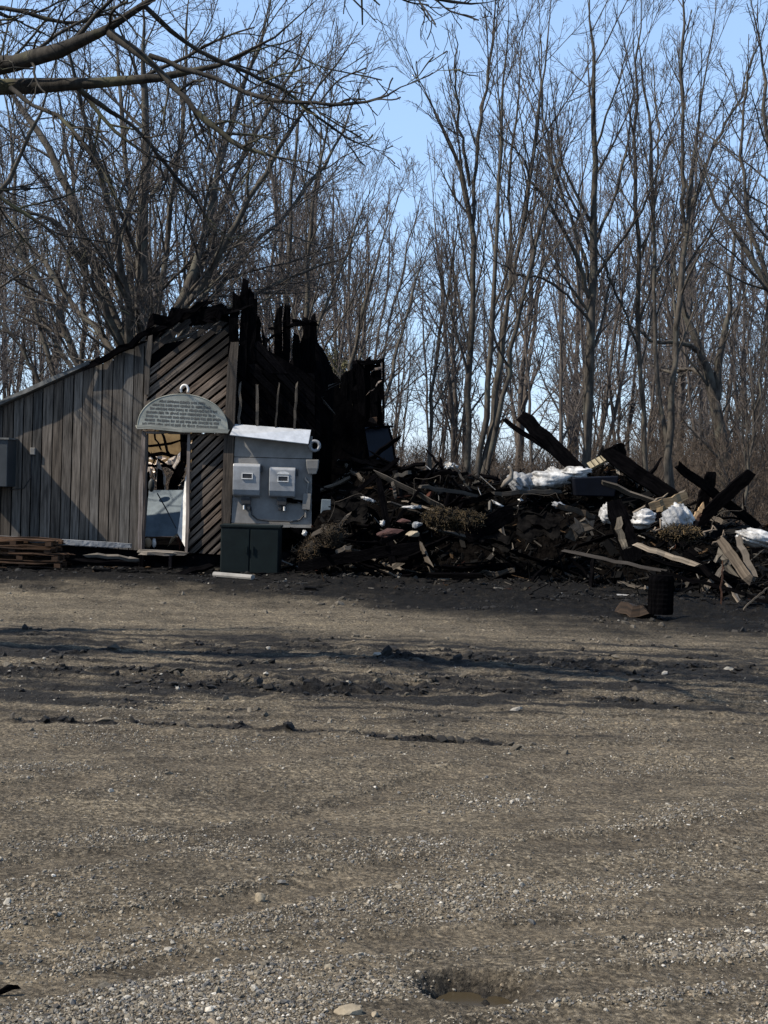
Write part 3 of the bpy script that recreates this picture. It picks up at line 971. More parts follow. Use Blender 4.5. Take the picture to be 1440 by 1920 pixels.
ptree('crooked_tree', 'thick crooked dark tree with twisted limbs at the right, behind the crossed beams', 44, [
    ([(1362, 930), (1350, 790), (1335, 710), (1310, 655), (1282, 600), (1262, 520), (1265, 430)], 20, 4),
    ([(1345, 750), (1352, 660), (1368, 580), (1372, 470), (1390, 350)], 11, 3),
    ([(1315, 660), (1270, 640), (1220, 640), (1170, 600)], 8, 3, 0, -2),
    ([(1340, 720), (1300, 690), (1250, 700), (1210, 680)], 7, 3, 0, 2)], 22, SPREAD)
ptree('leaning_tree', 'bare tree leaning in from the right edge with a long slanting limb', 31, [
    ([(1530, 800), (1500, 640), (1440, 530), (1385, 450), (1345, 380), (1310, 320), (1290, 230)], 12, 4),
    ([(1500, 640), (1470, 480), (1440, 300), (1430, 100), (1400, -40)], 8, 3),
    ([(1440, 530), (1400, 400), (1385, 250), (1410, 100), (1440, 20)], 6, 2.5)], 23, SPREAD)
ptree('thin_tree', 'thin bent sapling at the right edge behind the crossed charred beams', 29, [
    ([(1395, 960), (1405, 860), (1420, 760), (1432, 660), (1445, 560)], 4.5, 2)], 24, UPRIGHT)

# tree at the left whose bough crosses the top of the picture
BOUGH = [sp(14, 0.3, 1.0, 46, 0.26, 8, 0.01, 0.13, 0.55, 0.006, lmax=1.5),
         sp(6, 0.2, 1.0, 45, 0.5, 6, 0.02, 0.15, 0.65, 0.004, lmax=0.9, ref=1.0),
         sp(4, 0.2, 1.0, 46, 0.6, 5, 0.02, 0.15, 0.7, 0.003, lmax=0.5, ref=0.6),
         sp(2, 0.3, 1.0, 45, 0.7, 4, 0.0, 0.15, 0.7, 0.0025, lmax=0.3, ref=0.35)]
ptree('overhanging_tree', 'nearest tree, reaching a thick lichened bough across the top left corner', 10, [
    ([(-1230, 1200), (-1225, 700), (-1220, 300), (-1225, 0), (-1235, -300), (-1240, -700)], 38, 14, 2.0, 0.4),
    ([(-1220, 480), (-900, 330), (-600, 230), (-330, 180), (-150, 135), (0, 118), (70, 120), (140, 106), (215, 55), (285, 0), (380, -80)], 34, 12, 2.0, -2.2),
    ([(-1220, 560), (-900, 400), (-600, 270), (-300, 200), (-120, 165), (0, 158), (160, 161), (330, 150), (420, 125), (500, 118), (560, 70), (605, -10)], 24, 3.5, 2.0, -2.0),
    ([(205, 62), (250, 90), (300, 135), (360, 200), (425, 262), (520, 300), (610, 305)], 9, 2.5, 0.1, -0.6),
    ([(270, 10), (320, 65), (400, 110), (520, 160), (600, 220), (650, 265), (735, 290)], 5, 2, 0, 0.8),
    ([(280, 105), (390, 140), (480, 185), (570, 196), (690, 196), (760, 165), (815, 130)], 5, 1.8, 0, -0.5),
    ([(150, 168), (190, 200), (240, 225), (330, 330), (370, 380), (420, 460)], 5, 1.8, 0.5, 0.6),
    ([(20, 165), (60, 200), (110, 215), (150, 260), (200, 330), (235, 400)], 5, 1.8, 0.6, -0.6),
    ([(-400, 120), (-200, 60), (-60, 10), (60, 20), (140, 60), (185, 40), (260, -20)], 6, 2, 1.0, 0.2),
    ([(-400, 260), (-150, 250), (-40, 330), (20, 400), (110, 420), (130, 480), (200, 600)], 5, 1.8, 1.0, 0.2),
    ([(380, -80), (560, -60), (720, -30), (820, 0), (880, 12), (980, -10)], 6, 1.8, -0.2, 0.5),
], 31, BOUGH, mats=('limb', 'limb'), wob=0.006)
ptree('yard_tree', 'bare tree at the left edge in front of the shed, only its crown in view', 25.5, [
    ([(-260, 1000), (-250, 700), (-230, 500), (-180, 350), (-140, 200), (-110, 40), (-90, -120)], 22, 5),
    ([(-245, 640), (-140, 520), (-50, 420), (40, 300), (90, 180), (120, 40)], 10, 3, 0, -1.5),
    ([(-240, 600), (-180, 420), (-60, 260), (0, 120), (40, -60)], 9, 3, 0, 1.5),
    ([(-250, 700), (-120, 640), (-40, 560), (60, 500), (140, 460)], 6, 2, 0, -2.5),
], 33, SPREAD, mats=('bark', 'twig'))


# woods behind: a few kinds, copied
def kind_tree(seed, h, stems, spec):
    r = np.random.default_rng(seed)
    st = []
    for i in range(stems):
        lean = r.uniform(-0.16, 0.16, 2) * (1.0 if stems > 1 else 0.5)
        pts = []
        rr0 = r.uniform(0.08, 0.13) / (1 + 0.3 * (stems - 1))
        for u in np.linspace(0, 1, 7):
            w = 0.25 * np.sin(u * 5 + r.uniform(0, 6))
            pts.append((lean[0] * h * u + w * u, lean[1] * h * u + w * 0.5 * u, h * u - 0.1, rr0 * (1 - u) + 0.02))
        st.append(pts)
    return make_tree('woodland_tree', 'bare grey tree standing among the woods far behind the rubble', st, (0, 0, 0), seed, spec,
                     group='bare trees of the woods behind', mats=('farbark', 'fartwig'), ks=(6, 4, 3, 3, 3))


FAR = [sp(12, 0.14, 1.0, 32, 0.34, 6, 0.09, 0.08, 0.55, 0.012, lmax=5),
       sp(8, 0.15, 1.0, 36, 0.5, 5, 0.07, 0.10, 0.65, 0.009, lmax=2.6, ref=2.4),
       sp(6, 0.15, 1.0, 40, 0.62, 4, 0.06, 0.10, 0.7, 0.007, lmax=1.6, ref=1.2),
       sp(4, 0.15, 1.0, 42, 0.8, 3, 0.04, 0.10, 0.75, 0.0055, lmax=1.0, ref=0.8)]
protos = [kind_tree(41, 14, 1, FAR), kind_tree(42, 13, 2, FAR), kind_tree(43, 12, 3, FAR), kind_tree(44, 15, 1, FAR), kind_tree(45, 11, 2, FAR)]
rt = np.random.default_rng(77)
spots = []
tries = 0
while len(spots) < 84 and tries < 4000:
    tries += 1
    Y = rt.uniform(46, 92)
    X = rt.uniform(-0.36, 0.36) * Y
    if any((X - a) ** 2 + (Y - b) ** 2 < 6 for a, b in spots):
        continue
    spots.append((X, Y))
for i, (X, Y) in enumerate(spots):
    src = protos[i % 5]
    px = CX + X / Y * F
    h0 = (14, 13, 12, 15, 11)[i % 5]
    # tree tops follow the skyline of the photo, lower below the open sky
    top = np.interp(px, [-200, 0, 350, 600, 690, 740, 800, 880, 1000, 1250, 1440, 1700], [120, 90, 40, 120, 330, 380, 330, 230, 130, 120, 170, 150])
    hmax = EYE + (HOR - top) / F * Y
    s = min(hmax * rt.uniform(0.62, 1.0) / h0, 1.75)
    if i < 5:
        o = src
    else:
        o = src.copy()
        COL.objects.link(o)
        for ch in list(src.children):
            c = ch.copy()
            COL.objects.link(c)
            c.parent = o
    o.location = (X, Y, 0)
    o.rotation_euler = (0, 0, rt.uniform(0, 6.28))
    w = s * rt.uniform(0.8, 1.0)
    o.scale = (w, w, s)


def undergrowth():
    r = np.random.default_rng(9)
    n = 4200
    Y = r.uniform(36, 95, n)
    X = r.uniform(-0.36, 0.36, n) * Y
    k = fbm(X * 0.15, Y * 0.15, 3, 121) > -0.25
    X, Y = X[k], Y[k]
    n = len(X)
    d = np.stack([r.normal(0, 0.25, n), r.normal(0, 0.25, n), np.ones(n)], 1)
    L = r.uniform(1.0, 2.7, n) * (1 + 0.012 * (Y - 36)) * (1 + 0.7 * sstep(0.1, 0.26, X / Y)) * (1 + 0.5 * fbm(X * 0.1, Y * 0.1, 2, 131))
    pts = [np.stack([X, Y, np.zeros(n)], 1)]
    for i in range(5):
        d = d / np.linalg.norm(d, axis=1, keepdims=True)
        pts.append(pts[-1] + d * (L / 5)[:, None])
        d = d + r.normal(0, 0.16, (n, 3))
    Pt = np.stack(pts, 1)
    R = np.linspace(0.016, 0.007, 6)[None] * np.ones((n, 1))
    vs, fs, c = [], [], 0
    v, q = tubes(Pt, R, 3); vs.append(v); fs.append(q); c += len(v)
    for s in (sp(7, 0.15, 1, 42, 0.5, 5, 0.05, 0.14, 0.7, 0.007), sp(5, 0.15, 1, 45, 0.55, 4, 0.03, 0.14, 0.8, 0.006)):
        Pt, R = grow(r, Pt, R, **s)
        v, q = tubes(Pt, R, 3); vs.append(v); fs.append(q + c); c += len(v)
    me = mesh_np('undergrowth', np.concatenate(vs), [np.concatenate(fs)], True, None, [M['brush']])
    tag(link('undergrowth', me), kind='stuff')


undergrowth()


def evergreen():
    r = np.random.default_rng(19)
    base = P(622, 900, 56); base.z = 0
    root = thing('evergreen_bush', 'rounded olive evergreen showing between the charred walls and bare trees', 'bush', base)
    mb = MB(); mb.tube([base, base + Vector((0, 0, 4.5))], [0.12, 0.03], 6); mb.build('trunk', M['bark'], root)
    n = 9000
    u = r.normal(size=(n, 3)); u /= np.linalg.norm(u, axis=1, keepdims=True)
    c = u * (r.random((n, 1)) ** 0.4) * np.array([1.15, 1.15, 3.2]) + np.array([0, 0, 3.4])
    c *= 1 + 0.15 * fbm(c[:, 0:1] * 2, c[:, 2:3] * 2, 3, 3)
    D = u + r.normal(size=(n, 3)) * 0.6 + np.array([0, 0, 0.4]); D /= np.linalg.norm(D, axis=1, keepdims=True)
    Sd = np.cross(D, r.normal(size=(n, 3))); Sd /= np.linalg.norm(Sd, axis=1, keepdims=True)
    l = r.uniform(0.08, 0.22, (n, 1))
    V = np.stack([c - Sd * l * 0.2, c + Sd * l * 0.2, c + D * l], 1).reshape(-1, 3)
    m = surf('evergreen_needles', (0.05, 0.048, 0.022), (0.11, 0.1, 0.05), scale=2, rough=0.9, bump=0)
    link('crown', mesh_np('crown', V, [np.arange(n * 3).reshape(n, 3)], False, None, [m]), root)


evergreen()

# ------------------------------------------------------------------ burnt building
YF = 24.0
bld = thing('burnt_building', 'fire-gutted timber building with a weathered shed wing, open doorway and charred ruins', 'building', (P(300, 1060, YF).x, YF, 0))


def W2(px, py, Y=YF):
    p = P(px, py, Y)
    return (p.x, p.z)


def charfac(x, z):
    """soot creeping down the gable boards from the burnt top"""
    d = z - (3.05 + 0.35 * float(perlin(x * 2.2, z * 1.3, 4)) - 0.16 * (x + 4.2))
    return 1.15 - 1.05 * float(sstep(0.1, 0.9, np.array(d)))


# left wing: vertical boards under the sloping roof
mb = MB()
cladding(mb, [W2(-170, 842), W2(-170, 1003), W2(262, 1032), W2(273, 812), W2(277, 640)], math.pi / 2 + math.radians(-0.4), 0.172, 0.014, YF, 0.025,
         lambda x, z: 0.25 + 0.75 * charfac(x, z - 0.12))
mb.build('siding_wall', M['siding'], bld)
mb = MB()
mb.prism(ccw([W2(-170, 848), W2(-170, 1000), W2(262, 1030), W2(276, 646)]), YF + 0.04, YF + 0.12, (1, 1, 1))
mb.build('wall_backing', M['char'], bld)
# roof edge
mb = MB()
p0, p1 = P(-190, 846, YF), P(168, 680, YF)
mb.beam((p0.x, YF + 0.45, p0.z), (p1.x, YF + 0.45, p1.z), 0.07, 1.2, side=(0.4, 0, 0.9), seg=6, jit=0.02)
mb.build('roof', M['roofing'], bld)
mb = MB()
for (a, b, w, dy) in (((165, 684), (282, 622), 0.10, -0.06), ((175, 690), (285, 632), 0.05, 0.1), ((275, 630), (395, 562), 0.12, 0.15), ((282, 610), (350, 585), 0.2, 0.1), ((330, 600), (432, 575), 0.16, 0.2),
                     ((282, 640), (330, 585), 0.1, -0.02), ((300, 628), (372, 572), 0.09, -0.03), ((365, 600), (412, 585), 0.2, 0.0), ((372, 585), (418, 600), 0.16, 0.05), ((395, 600), (432, 580), 0.12, -0.02)):
    q0, q1 = P(a[0], a[1], YF + dy), P(b[0], b[1], YF + dy)
    mb = MB()
    mb.beam(q0, q1, w, 0.07, seg=6, jit=0.12)
    mb.build('charred_rafter', M['char'], bld)

# gable with diagonal boards, above and beside the door
mb = MB()
up_poly = [W2(277, 640), W2(271, 812), W2(428, 818), W2(432, 606), W2(372, 592), W2(330, 606)]
cladding(mb, up_poly, math.radians(40), 0.135, 0.03, YF, 0.025, charfac, drop=0.03, wob=0.02)
cladding(mb, [W2(357, 812), W2(351, 1036), W2(418, 1040), W2(426, 816)], math.radians(45), 0.12, 0.034, YF, 0.025, lambda x, z: 0.85, wob=0.02)
mb.build('gable_wall', M['diag'], bld)
mb = MB()
mb.prism(ccw([W2(279, 650), W2(273, 806), W2(428, 812), W2(430, 620)]), YF + 0.05, YF + 0.12)
mb.prism(ccw([W2(360, 813), W2(354, 1040), W2(418, 1042), W2(426, 815)]), YF + 0.05, YF + 0.12)
mb.build('wall_backing', M['char'], bld)
mb = MB()
q0, q1 = P(274, 640, YF - 0.02), P(264, 800, YF - 0.02)
mb.beam(P(281, 632, YF - 0.03), P(274, 740, YF - 0.03), 0.09, 0.05, seg=4, jit=0.02, tint=(0.7, 0.7, 0.7))
mb.build('trim_board', M['siding'], bld)
# post between gable and the charred wall
mb = MB()
mb.beam(P(438, 640, YF - 0.03), P(424, 992, YF - 0.03), 0.17, 0.1, side=(1, 0, 0), seg=7, jit=0.03, tint=(0.62, 0.58, 0.55))
mb.build('corner_post', M['siding'], bld)
# foundation skirt
mb = MB()
c = [W2(-170, 1003), W2(262, 1034), W2(420, 1042), W2(600, 1000)]
mb.prism(ccw([(c[0][0], -0.1), (c[3][0], -0.1), (c[3][0], 0.32), (c[2][0], 0.24), (c[1][0], 0.28), (c[0][0], 0.42)]), YF + 0.06, YF + 0.3, (2, 2, 2))
mb.build('foundation', M['char'], bld)
# floor slab inside
mb = MB()
mb.box((P(340, 1000, 26.6).x, YF + 2.6, 0.22), (4.5, 4.5, 0.12))
mb.build('floor_slab', M['rubble'], bld)

# door frame
fr = thing('door_frame', None, None, (0, 0, 0))
for k_ in ('label', 'category'):
    if k_ in fr:
        del fr[k_]
bpy.data.objects.remove(fr)
mb = MB()
mb.beam(P(269, 809, YF - 0.03), P(262, 1035, YF - 0.03), 0.075, 0.1, side=(1, 0, 0), seg=6, jit=0.02)
mb.beam(P(276, 815, YF + 0.02), P(268, 1030, YF + 0.02), 0.04, 0.18, side=(1, 0, 0), seg=6, jit=0.02, tint=(0.5, 0.45, 0.42))
mb.beam(P(355, 814, YF - 0.03), P(350, 1035, YF - 0.03), 0.055, 0.1, side=(1, 0, 0), seg=6, jit=0.02)
mb.beam(P(275, 810, YF - 0.031), P(353, 812, YF - 0.031), 0.05, 0.09, side=(0, 0, 1), seg=4, jit=0.02)
mb.build('door_frame', M['frame'], bld)
mb = MB()
V = [P(351, 880, YF + 0.06), P(346, 905, YF + 0.16), P(333, 1000, YF + 0.22), P(348, 1028, YF + 0.06)]
V2 = [v + Vector((0.02, 0.02, 0)) for v in V]
mb.add([list(v) for v in V + V2], [(0, 1, 2, 3), (7, 6, 5, 4), (0, 4, 5, 1), (1, 5, 6, 2), (2, 6, 7, 3), (3, 7, 4, 0)])
mb.build('door_lining', M['white'], bld)
mb = MB()
mb.beam(P(262, 1033, YF - 0.02), P(352, 1038, YF - 0.02), 0.07, 0.2, side=(0, 0, 1), seg=4, jit=0.03)
mb.build('door_sill', M['greywood'], bld)

# what is left inside, seen through the doorway
mb = MB()
a, b, c_, d = W2(255, 800, 28.5), W2(365, 800, 28.5), W2(365, 876, 28.5), W2(255, 872, 28.5)
mb.prism(ccw([a, b, c_, d]), 28.5, 28.53)
mb.build('inner_wall', M['plywood'], bld)
mb = MB()
for (a, b, Y, w) in (((266, 835), (352, 905), 27.6, 0.05), ((262, 838), (340, 828), 27.9, 0.05), ((300, 805), (322, 860), 27.8, 0.05), ((282, 805), (300, 840), 28.0, 0.035), ((262, 855), (350, 853), 28.2, 0.07),
                     ((346, 812), (347, 870), 26.5, 0.16), ((345, 860), (308, 945), 26.4, 0.17), ((262, 870), (330, 872), 27.4, 0.05), ((276, 890), (276, 930), 27.0, 0.1), ((298, 880), (300, 930), 27.2, 0.12), ((338, 890), (325, 930), 27.5, 0.07),
                     ((288, 855), (289, 890), 27.1, 0.03), ((276, 850), (274, 880), 27.1, 0.04)):
    mb = MB()
    mb.beam(P(*a, Y), P(*b, Y), w, w * 0.8, seg=4, jit=0.06)
    mb.build('inner_timber', M['char'], bld)
mb = MB()
for (a, b, Y, w, t) in (((300, 880), (306, 922), 27.4, 0.13, 0.9), ((288, 860), (312, 858), 27.7, 0.05, 1.1), ((274, 872), (288, 871), 27.5, 0.06, 1.8), ((330, 868), (343, 850), 27.3, 0.07, 1.5), ((310, 872), (332, 862), 27.6, 0.1, 0.8),
                        ((325, 895), (343, 862), 27.6, 0.05, 1.2), ((291, 875), (293, 890), 27.5, 0.1, 1.5), ((276, 880), (279, 915), 27.6, 0.06, 1.1), ((318, 920), (340, 885), 27.3, 0.03, 1.0), ((330, 925), (342, 900), 27.5, 0.09, 0.6)):
    mb = MB()
    mb.beam(P(*a, Y), P(*b, Y), w, 0.03, side=(1, 0, 0.2), seg=3, jit=0.1, tint=(t * 3.6, t * 3.6, t * 3.4))
    mb.build('broken_lath', M['frame'], bld)

# charred wall with scorched diagonal boards right of the post
mb = MB()
cladding(mb, [W2(438, 690), W2(430, 1010), W2(590, 1010), W2(590, 700)], math.radians(-45), 0.14, 0.02, YF + 0.02, 0.025, lambda x, z: 1.2, wob=0.02)
cladding(mb, [W2(436, 640), W2(438, 700), W2(540, 700), W2(490, 640)], math.radians(-45), 0.14, 0.02, YF + 0.02, 0.025, lambda x, z: 1.5, wob=0.02)
mb.prism(ccw([W2(438, 650), W2(432, 1010), W2(600, 1010), W2(600, 720), W2(560, 690), W2(500, 655)]), YF + 0.06, YF + 0.14)
for (x0, x1, yt, yb, Y, tp) in ((431, 448, 556, 700, 24.0, 0.9), (449, 464, 534, 700, 24.02, 0.9), (463, 478, 541, 700, 24.05, 0.85), (476, 492, 592, 700, 24.1, 0.35), (486, 500, 625, 720, 24.1, 0.5), (498, 508, 660, 720, 24.15, 0.4), (470, 484, 570, 690, 24.2, 0.6),
                                (515, 530, 580, 760, 24.5, 0.9), (528, 541, 571, 760, 24.55, 0.9), (547, 563, 626, 760, 24.6, 0.8), (505, 518, 665, 760, 24.5, 0.4), (560, 572, 650, 780, 24.7, 0.8), (567, 580, 606, 780, 24.75, 0.9), (578, 590, 602, 790, 24.8, 0.85), (412, 432, 598, 640, 24.06, 0.7)):
    mb.beam(P((x0 + x1) / 2, yb, Y), P((x0 + x1) / 2 + 2, yt, Y), (x1 - x0) / F * Y * 1.05, 0.09, side=(1, 0, 0), seg=7, jit=0.06, taper=tp)
mb.build('charred_wall', M['char'], bld)
mb = MB()
for (a, b, w, t) in (((451, 720), (449, 800), 0.045, 1.0), ((483, 727), (481, 802), 0.05, 0.65), ((523, 725), (517, 806), 0.03, 0.35), ((557, 722), (552, 800), 0.045, 0.5)):
    mb = MB()
    mb.beam(P(*a, YF - 0.03), P(*b, YF - 0.03), w, 0.03, side=(1, 0, 0), seg=5, jit=0.03, tint=(t * 0.65, t * 0.64, t * 0.62))
    mb.build('batten', M['greywood'], bld)
mb = MB()
for (a, b, w) in (((505, 620), (525, 612), 0.05), ((495, 640), (520, 630), 0.04), ((540, 612), (592, 602), 0.06), ((560, 605), (592, 603), 0.09)):
    mb = MB()
    mb.beam(P(*a, 24.4), P(*b, 24.4), w, 0.06, seg=4, jit=0.08)
    mb.build('charred_rafter', M['char'], bld)

# far standing corner
mb = MB()
mb.prism(ccw([W2(560, 720, 26), W2(560, 1000, 26), W2(745, 1000, 26), W2(738, 880, 26), W2(722, 800, 26), W2(690, 790, 26), W2(640, 740, 26), W2(628, 700, 26), W2(600, 690, 26)]), 26.0, 26.12, (0.8, 0.8, 0.8))
for (x0, x1, yt, yb, Y) in ((625, 637, 708, 830, 26.5), (636, 649, 700, 830, 26.5), (649, 660, 692, 830, 26.5), (659, 671, 684, 830, 26.52), (670, 683, 680, 830, 26.5), (682, 695, 677, 830, 26.53), (694, 706, 681, 830, 26.5), (706, 716, 676, 840, 26.5)):
    mb.beam(P((x0 + x1) / 2, yb, Y), P((x0 + x1) / 2 + 1, yt, Y), (x1 - x0) / F * Y * 1.1, 0.06, side=(1, 0, 0), seg=6, jit=0.05)
mb.beam(P(668, 681, 26.45), P(719, 676, 26.45), 0.08, 0.1, seg=5, jit=0.05)
mb.beam(P(718, 676, 26.44), P(719, 800, 26.44), 0.05, 0.1, side=(1, 0, 0), seg=5, jit=0.05)
mb.build('charred_corner', M['char'], bld)
mb = MB()
for (a, b, w) in (((699, 693), (712, 690), 0.045), ((704, 722), (713, 713), 0.02), ((690, 738), (702, 728), 0.012)):
    mb.beam(P(*a, 26.38), P(*b, 26.38), w, 0.02, seg=3, jit=0.04)
mb.beam(P(698, 798, 26.36), P(700, 782, 26.36), 0.16, 0.03, side=(1, 0, 0), seg=3, jit=0.02, tint=(0.16, 0.1, 0.06))
mb.build('exposed_lath', M['frame'], bld)
mb = MB()
for (a, b, w, Y) in (((570, 755), (612, 690), 0.03, 24.9), ((566, 735), (572, 760), 0.03, 24.7), ((580, 750), (598, 742), 0.05, 24.8), ((590, 735), (601, 752), 0.05, 24.85), ((596, 735), (612, 728), 0.03, 24.9), ((566, 762), (592, 810), 0.02, 24.8)):
    mb.beam(P(*a, Y), P(*b, Y), w, 0.03, seg=3, jit=0.15, tint=(0.42, 0.42, 0.42))
mb.build('broken_lath', M['greywood'], bld)

# blackened vessel behind the charred wall
mb = MB()
ax = P(580, 720, 25.2)
prof = [(722, 46), (700, 45), (685, 40), (668, 32), (652, 23), (642, 14), (625, 11.5), (601, 11.5)]
pts = [(ax.x, 25.2, 0.3)] + [(ax.x, 25.2, P(580, y, 25.2).z) for y, _ in prof]
rad = [46 / F * 25.2] + [rr_ / F * 25.2 for _, rr_ in prof]
mb.tube(pts, rad, 24)
tag(mb.build('tank', M['char'], smooth=True), 'soot-black round-shouldered tank with a short neck behind the charred wall', 'tank')

# ------------------------------------------------------------------ fittings on the facade
# arched sign
sg = thing('arched_sign', 'half-round grey sign board with rows of faded lettering above the doorway', 'sign', P(342, 806, YF - 0.14))
cx_, cz_ = W2(342, 806, YF - 0.14)
mpp = YF / F
arch = [(cx_ + 84 * mpp * math.cos(a), cz_ + 66 * mpp * math.sin(a) ** 0.85) for a in np.linspace(0.04, math.pi - 0.04, 34)]
tilt = math.radians(1.6)
rot2 = lambda p: (cx_ + (p[0] - cx_) * math.cos(-tilt) - (p[1] - cz_) * math.sin(-tilt), cz_ + (p[0] - cx_) * math.sin(-tilt) + (p[1] - cz_) * math.cos(-tilt))
arch = [rot2(p) for p in arch]
mb = MB()
mb.prism(ccw(arch), YF - 0.14, YF - 0.09, (0.92, 0.95, 0.93))
mb.build('board', M['signwood'], sg)
mb = MB()
mb.tube([(x, YF - 0.135, z) for x, z in arch], 0.011, 6, tint=(0.8, 0.82, 0.78))
e0, e1 = arch[0], arch[-1]
mb.beam((e1[0] - 0.03, YF - 0.12, e1[1] - 0.03), (e0[0] + 0.03, YF - 0.12, e0[1] - 0.03), 0.08, 0.12, side=(0, 0, 1), seg=6, jit=0.02, tint=(0.8, 0.8, 0.77))
mb.build('border', M['signwood'], sg)
mb = MB()
rs = np.random.default_rng(2)
for row in range(7):
    zz = 8 + row * 7.2
    half = 84 * math.sqrt(max(0, 1 - (zz / 66) ** (2 / 0.85))) - 8
    x = -half + rs.uniform(0, 5)
    while x < half:
        w = rs.uniform(4, 15)
        if x + w > half:
            break
        u = x
        while u < x + w:                      # strokes of letters, too worn to read
            lw = rs.uniform(1.0, 2.0)
            p = rot2((cx_ + u * mpp, cz_ + (zz + rs.uniform(-0.4, 0.4)) * mpp))
            hh = rs.uniform(3.0, 5.2) * mpp
            mb.box((p[0], YF - 0.1405, p[1]), (lw * mpp, 0.004, hh))
            u += lw + rs.uniform(0.05, 0.35)
        x += w + rs.uniform(1.6, 3.2)
mb.build('lettering', M['letter'], sg)
mb = MB()
pts = []
for a in np.linspace(-0.6, math.pi + 0.6, 12):
    p = P(346 + 7 * math.cos(a), 731 - 9 * math.sin(a), YF - 0.1)
    pts.append(p)
mb.tube(pts, 0.022, 6)
tag(mb.build('horseshoe', M['white'], smooth=True), 'small pale horseshoe-shaped bracket on top of the arched sign', 'bracket')

# meter board
brd = thing('meter_board', 'grey utility board under a bright metal hood, mounted on the charred wall', 'utility board', P(510, 985, YF - 0.06))
mb = MB()
YB = YF - 0.05
a, b, c_, d = W2(441, 812, YB), W2(434, 980, YB), W2(584, 984, YB), W2(586, 818, YB)
mid0, mid1 = W2(439, 856, YB), W2(585, 860, YB)
mb.prism(ccw([a, mid0, mid1, d]), YB, YB + 0.04, (0.95, 0.95, 0.95))
mid0b, mid1b = W2(439, 857.2, YB), W2(585, 861.2, YB)
mb.prism(ccw([mid0b, b, c_, mid1b]), YB, YB + 0.04, (1, 1, 1.02))
mb.build('panel', M['panel'], brd)
mb = MB()
A = [P(431, 815, YB - 0.22), P(578, 832, YB - 0.22), P(583, 806, YB + 0.02), P(440, 795, YB + 0.02)]
Bv = [v + Vector((0, 0.004, -0.012)) for v in A]
lip = [A[0] + Vector((0, 0, -0.03)), A[1] + Vector((0, 0, -0.03))]
mb.add([list(v) for v in A + Bv], [(0, 1, 2, 3), (7, 6, 5, 4), (0, 4, 5, 1), (1, 5, 6, 2), (2, 6, 7, 3), (3, 7, 4, 0)])
mb.build('hood', M['galv'], brd)
mb = MB()
mb.beam(P(434, 984, YB - 0.02), P(584, 987, YB - 0.02), 0.05, 0.08, side=(0, 0, 1))
mb.build('ledge', M['panel'], brd)


def meter(px0, px1, py0, py1, label, plate):
    x0, z1 = W2(px0, py0, YB - 0.1)
    x1, z0 = W2(px1, py1, YB - 0.1)
    m = thing('electric_meter', label, 'meter', ((x0 + x1) / 2, YB, z0), 'electric meters on the utility board')
    prof = [(0.0, z1), (-0.14, z1 - 0.01), (-0.165, z1 - 0.05), (-0.17, (z0 + z1) / 2), (-0.16, z0 + 0.12), (-0.12, z0 + 0.03), (-0.07, z0), (0.0, z0)]
    n = len(prof)
    V = [(x0, YB + y, z) for y, z in prof] + [(x1, YB + y, z) for y, z in prof]
    Fc = [tuple(range(n)), tuple(range(n, 2 * n))[::-1]] + [(i, i + n, (i + 1) % n + n, (i + 1) % n) for i in range(n)]
    mb = MB(); mb.add(V, Fc); mb.build('housing', M['meter'], m, bevel=0.01)
    cxm, czm = (x0 + x1) / 2 + 0.015, z0 + (z1 - z0) * 0.62
    mb = MB()
    for dx, dz, sx, sz in ((0, 0.045, 0.19, 0.014), (0, -0.045, 0.19, 0.014), (-0.088, 0, 0.014, 0.076), (0.088, 0, 0.014, 0.076)):
        mb.box((cxm + dx, YB - 0.178, czm + dz), (sx, 0.02, sz))
    if plate:
        pl = [(cxm + 0.11 * math.cos(t), czm + 0.075 + 0.05 * math.sin(t)) for t in np.linspace(0, math.pi, 12)]
        mb.prism(ccw(pl), YB - 0.181, YB - 0.168)
    wf = mb.build('window', M['white'], m)
    mb = MB(); mb.box((cxm, YB - 0.174, czm), (0.165, 0.012, 0.076)); mb.build('display', M['metal_dark'], wf)
    mb = MB()
    zz = z0
    mb.box((cxm - 0.02, YB - 0.06, zz - 0.06), (0.16, 0.09, 0.12))
    mb.box((cxm - 0.05, YB - 0.06, zz - 0.17), (0.045, 0.06, 0.1)); mb.box((cxm + 0.03, YB - 0.06, zz - 0.17), (0.045, 0.06, 0.1))
    mb.build('gland', M['metal_dark'], m)
    mb = MB(); mb.tube([(cxm - (0.05 if not plate else -0.03), YB - 0.1, zz - 0.15), (cxm - (0.05 if not plate else -0.03), YB - 0.1, zz - 0.22)], 0.018, 8)
    mb.build('plug', M['white'], m)
    mb = MB(); mb.box((x1 + 0.02, YB - 0.07, z1 - 0.09), (0.04, 0.08, 0.12)); mb.build('latch', M['metal_dark'], m)


meter(438, 487, 868, 932, 'grey electric meter with small plain window, on the side nearer the doorway', False)
meter(506, 553, 875, 934, 'grey electric meter with an oval white plate over its window', True)
mb = MB()
mb.tube([P(x, y, YB - 0.03) for x, y in ((470, 950), (472, 965), (482, 974), (510, 977), (545, 978), (562, 975), (571, 965), (574, 955))], 0.012, 6)
mb.tube([P(x, y, YB - 0.03) for x, y in ((555, 940), (566, 945), (574, 948))], 0.01, 6)
tag(mb.build('cable', M['metal_dark'], smooth=True), 'dark cable looping along the lower edge of the utility board', 'cable')
mb = MB()
mb.beam(P(576, 925, YB - 0.05), P(574, 955, YB - 0.05), 0.13, 0.09, side=(1, 0, 0))
mb.tube([P(576, 924, YB - 0.05), P(578, 905, YB - 0.05), P(573, 900, YB - 0.05), P(572, 895, YB - 0.05)], 0.02, 6)
mb.tube([P(574, 956, YB - 0.05), P(573, 970, YB - 0.05)], 0.018, 6)
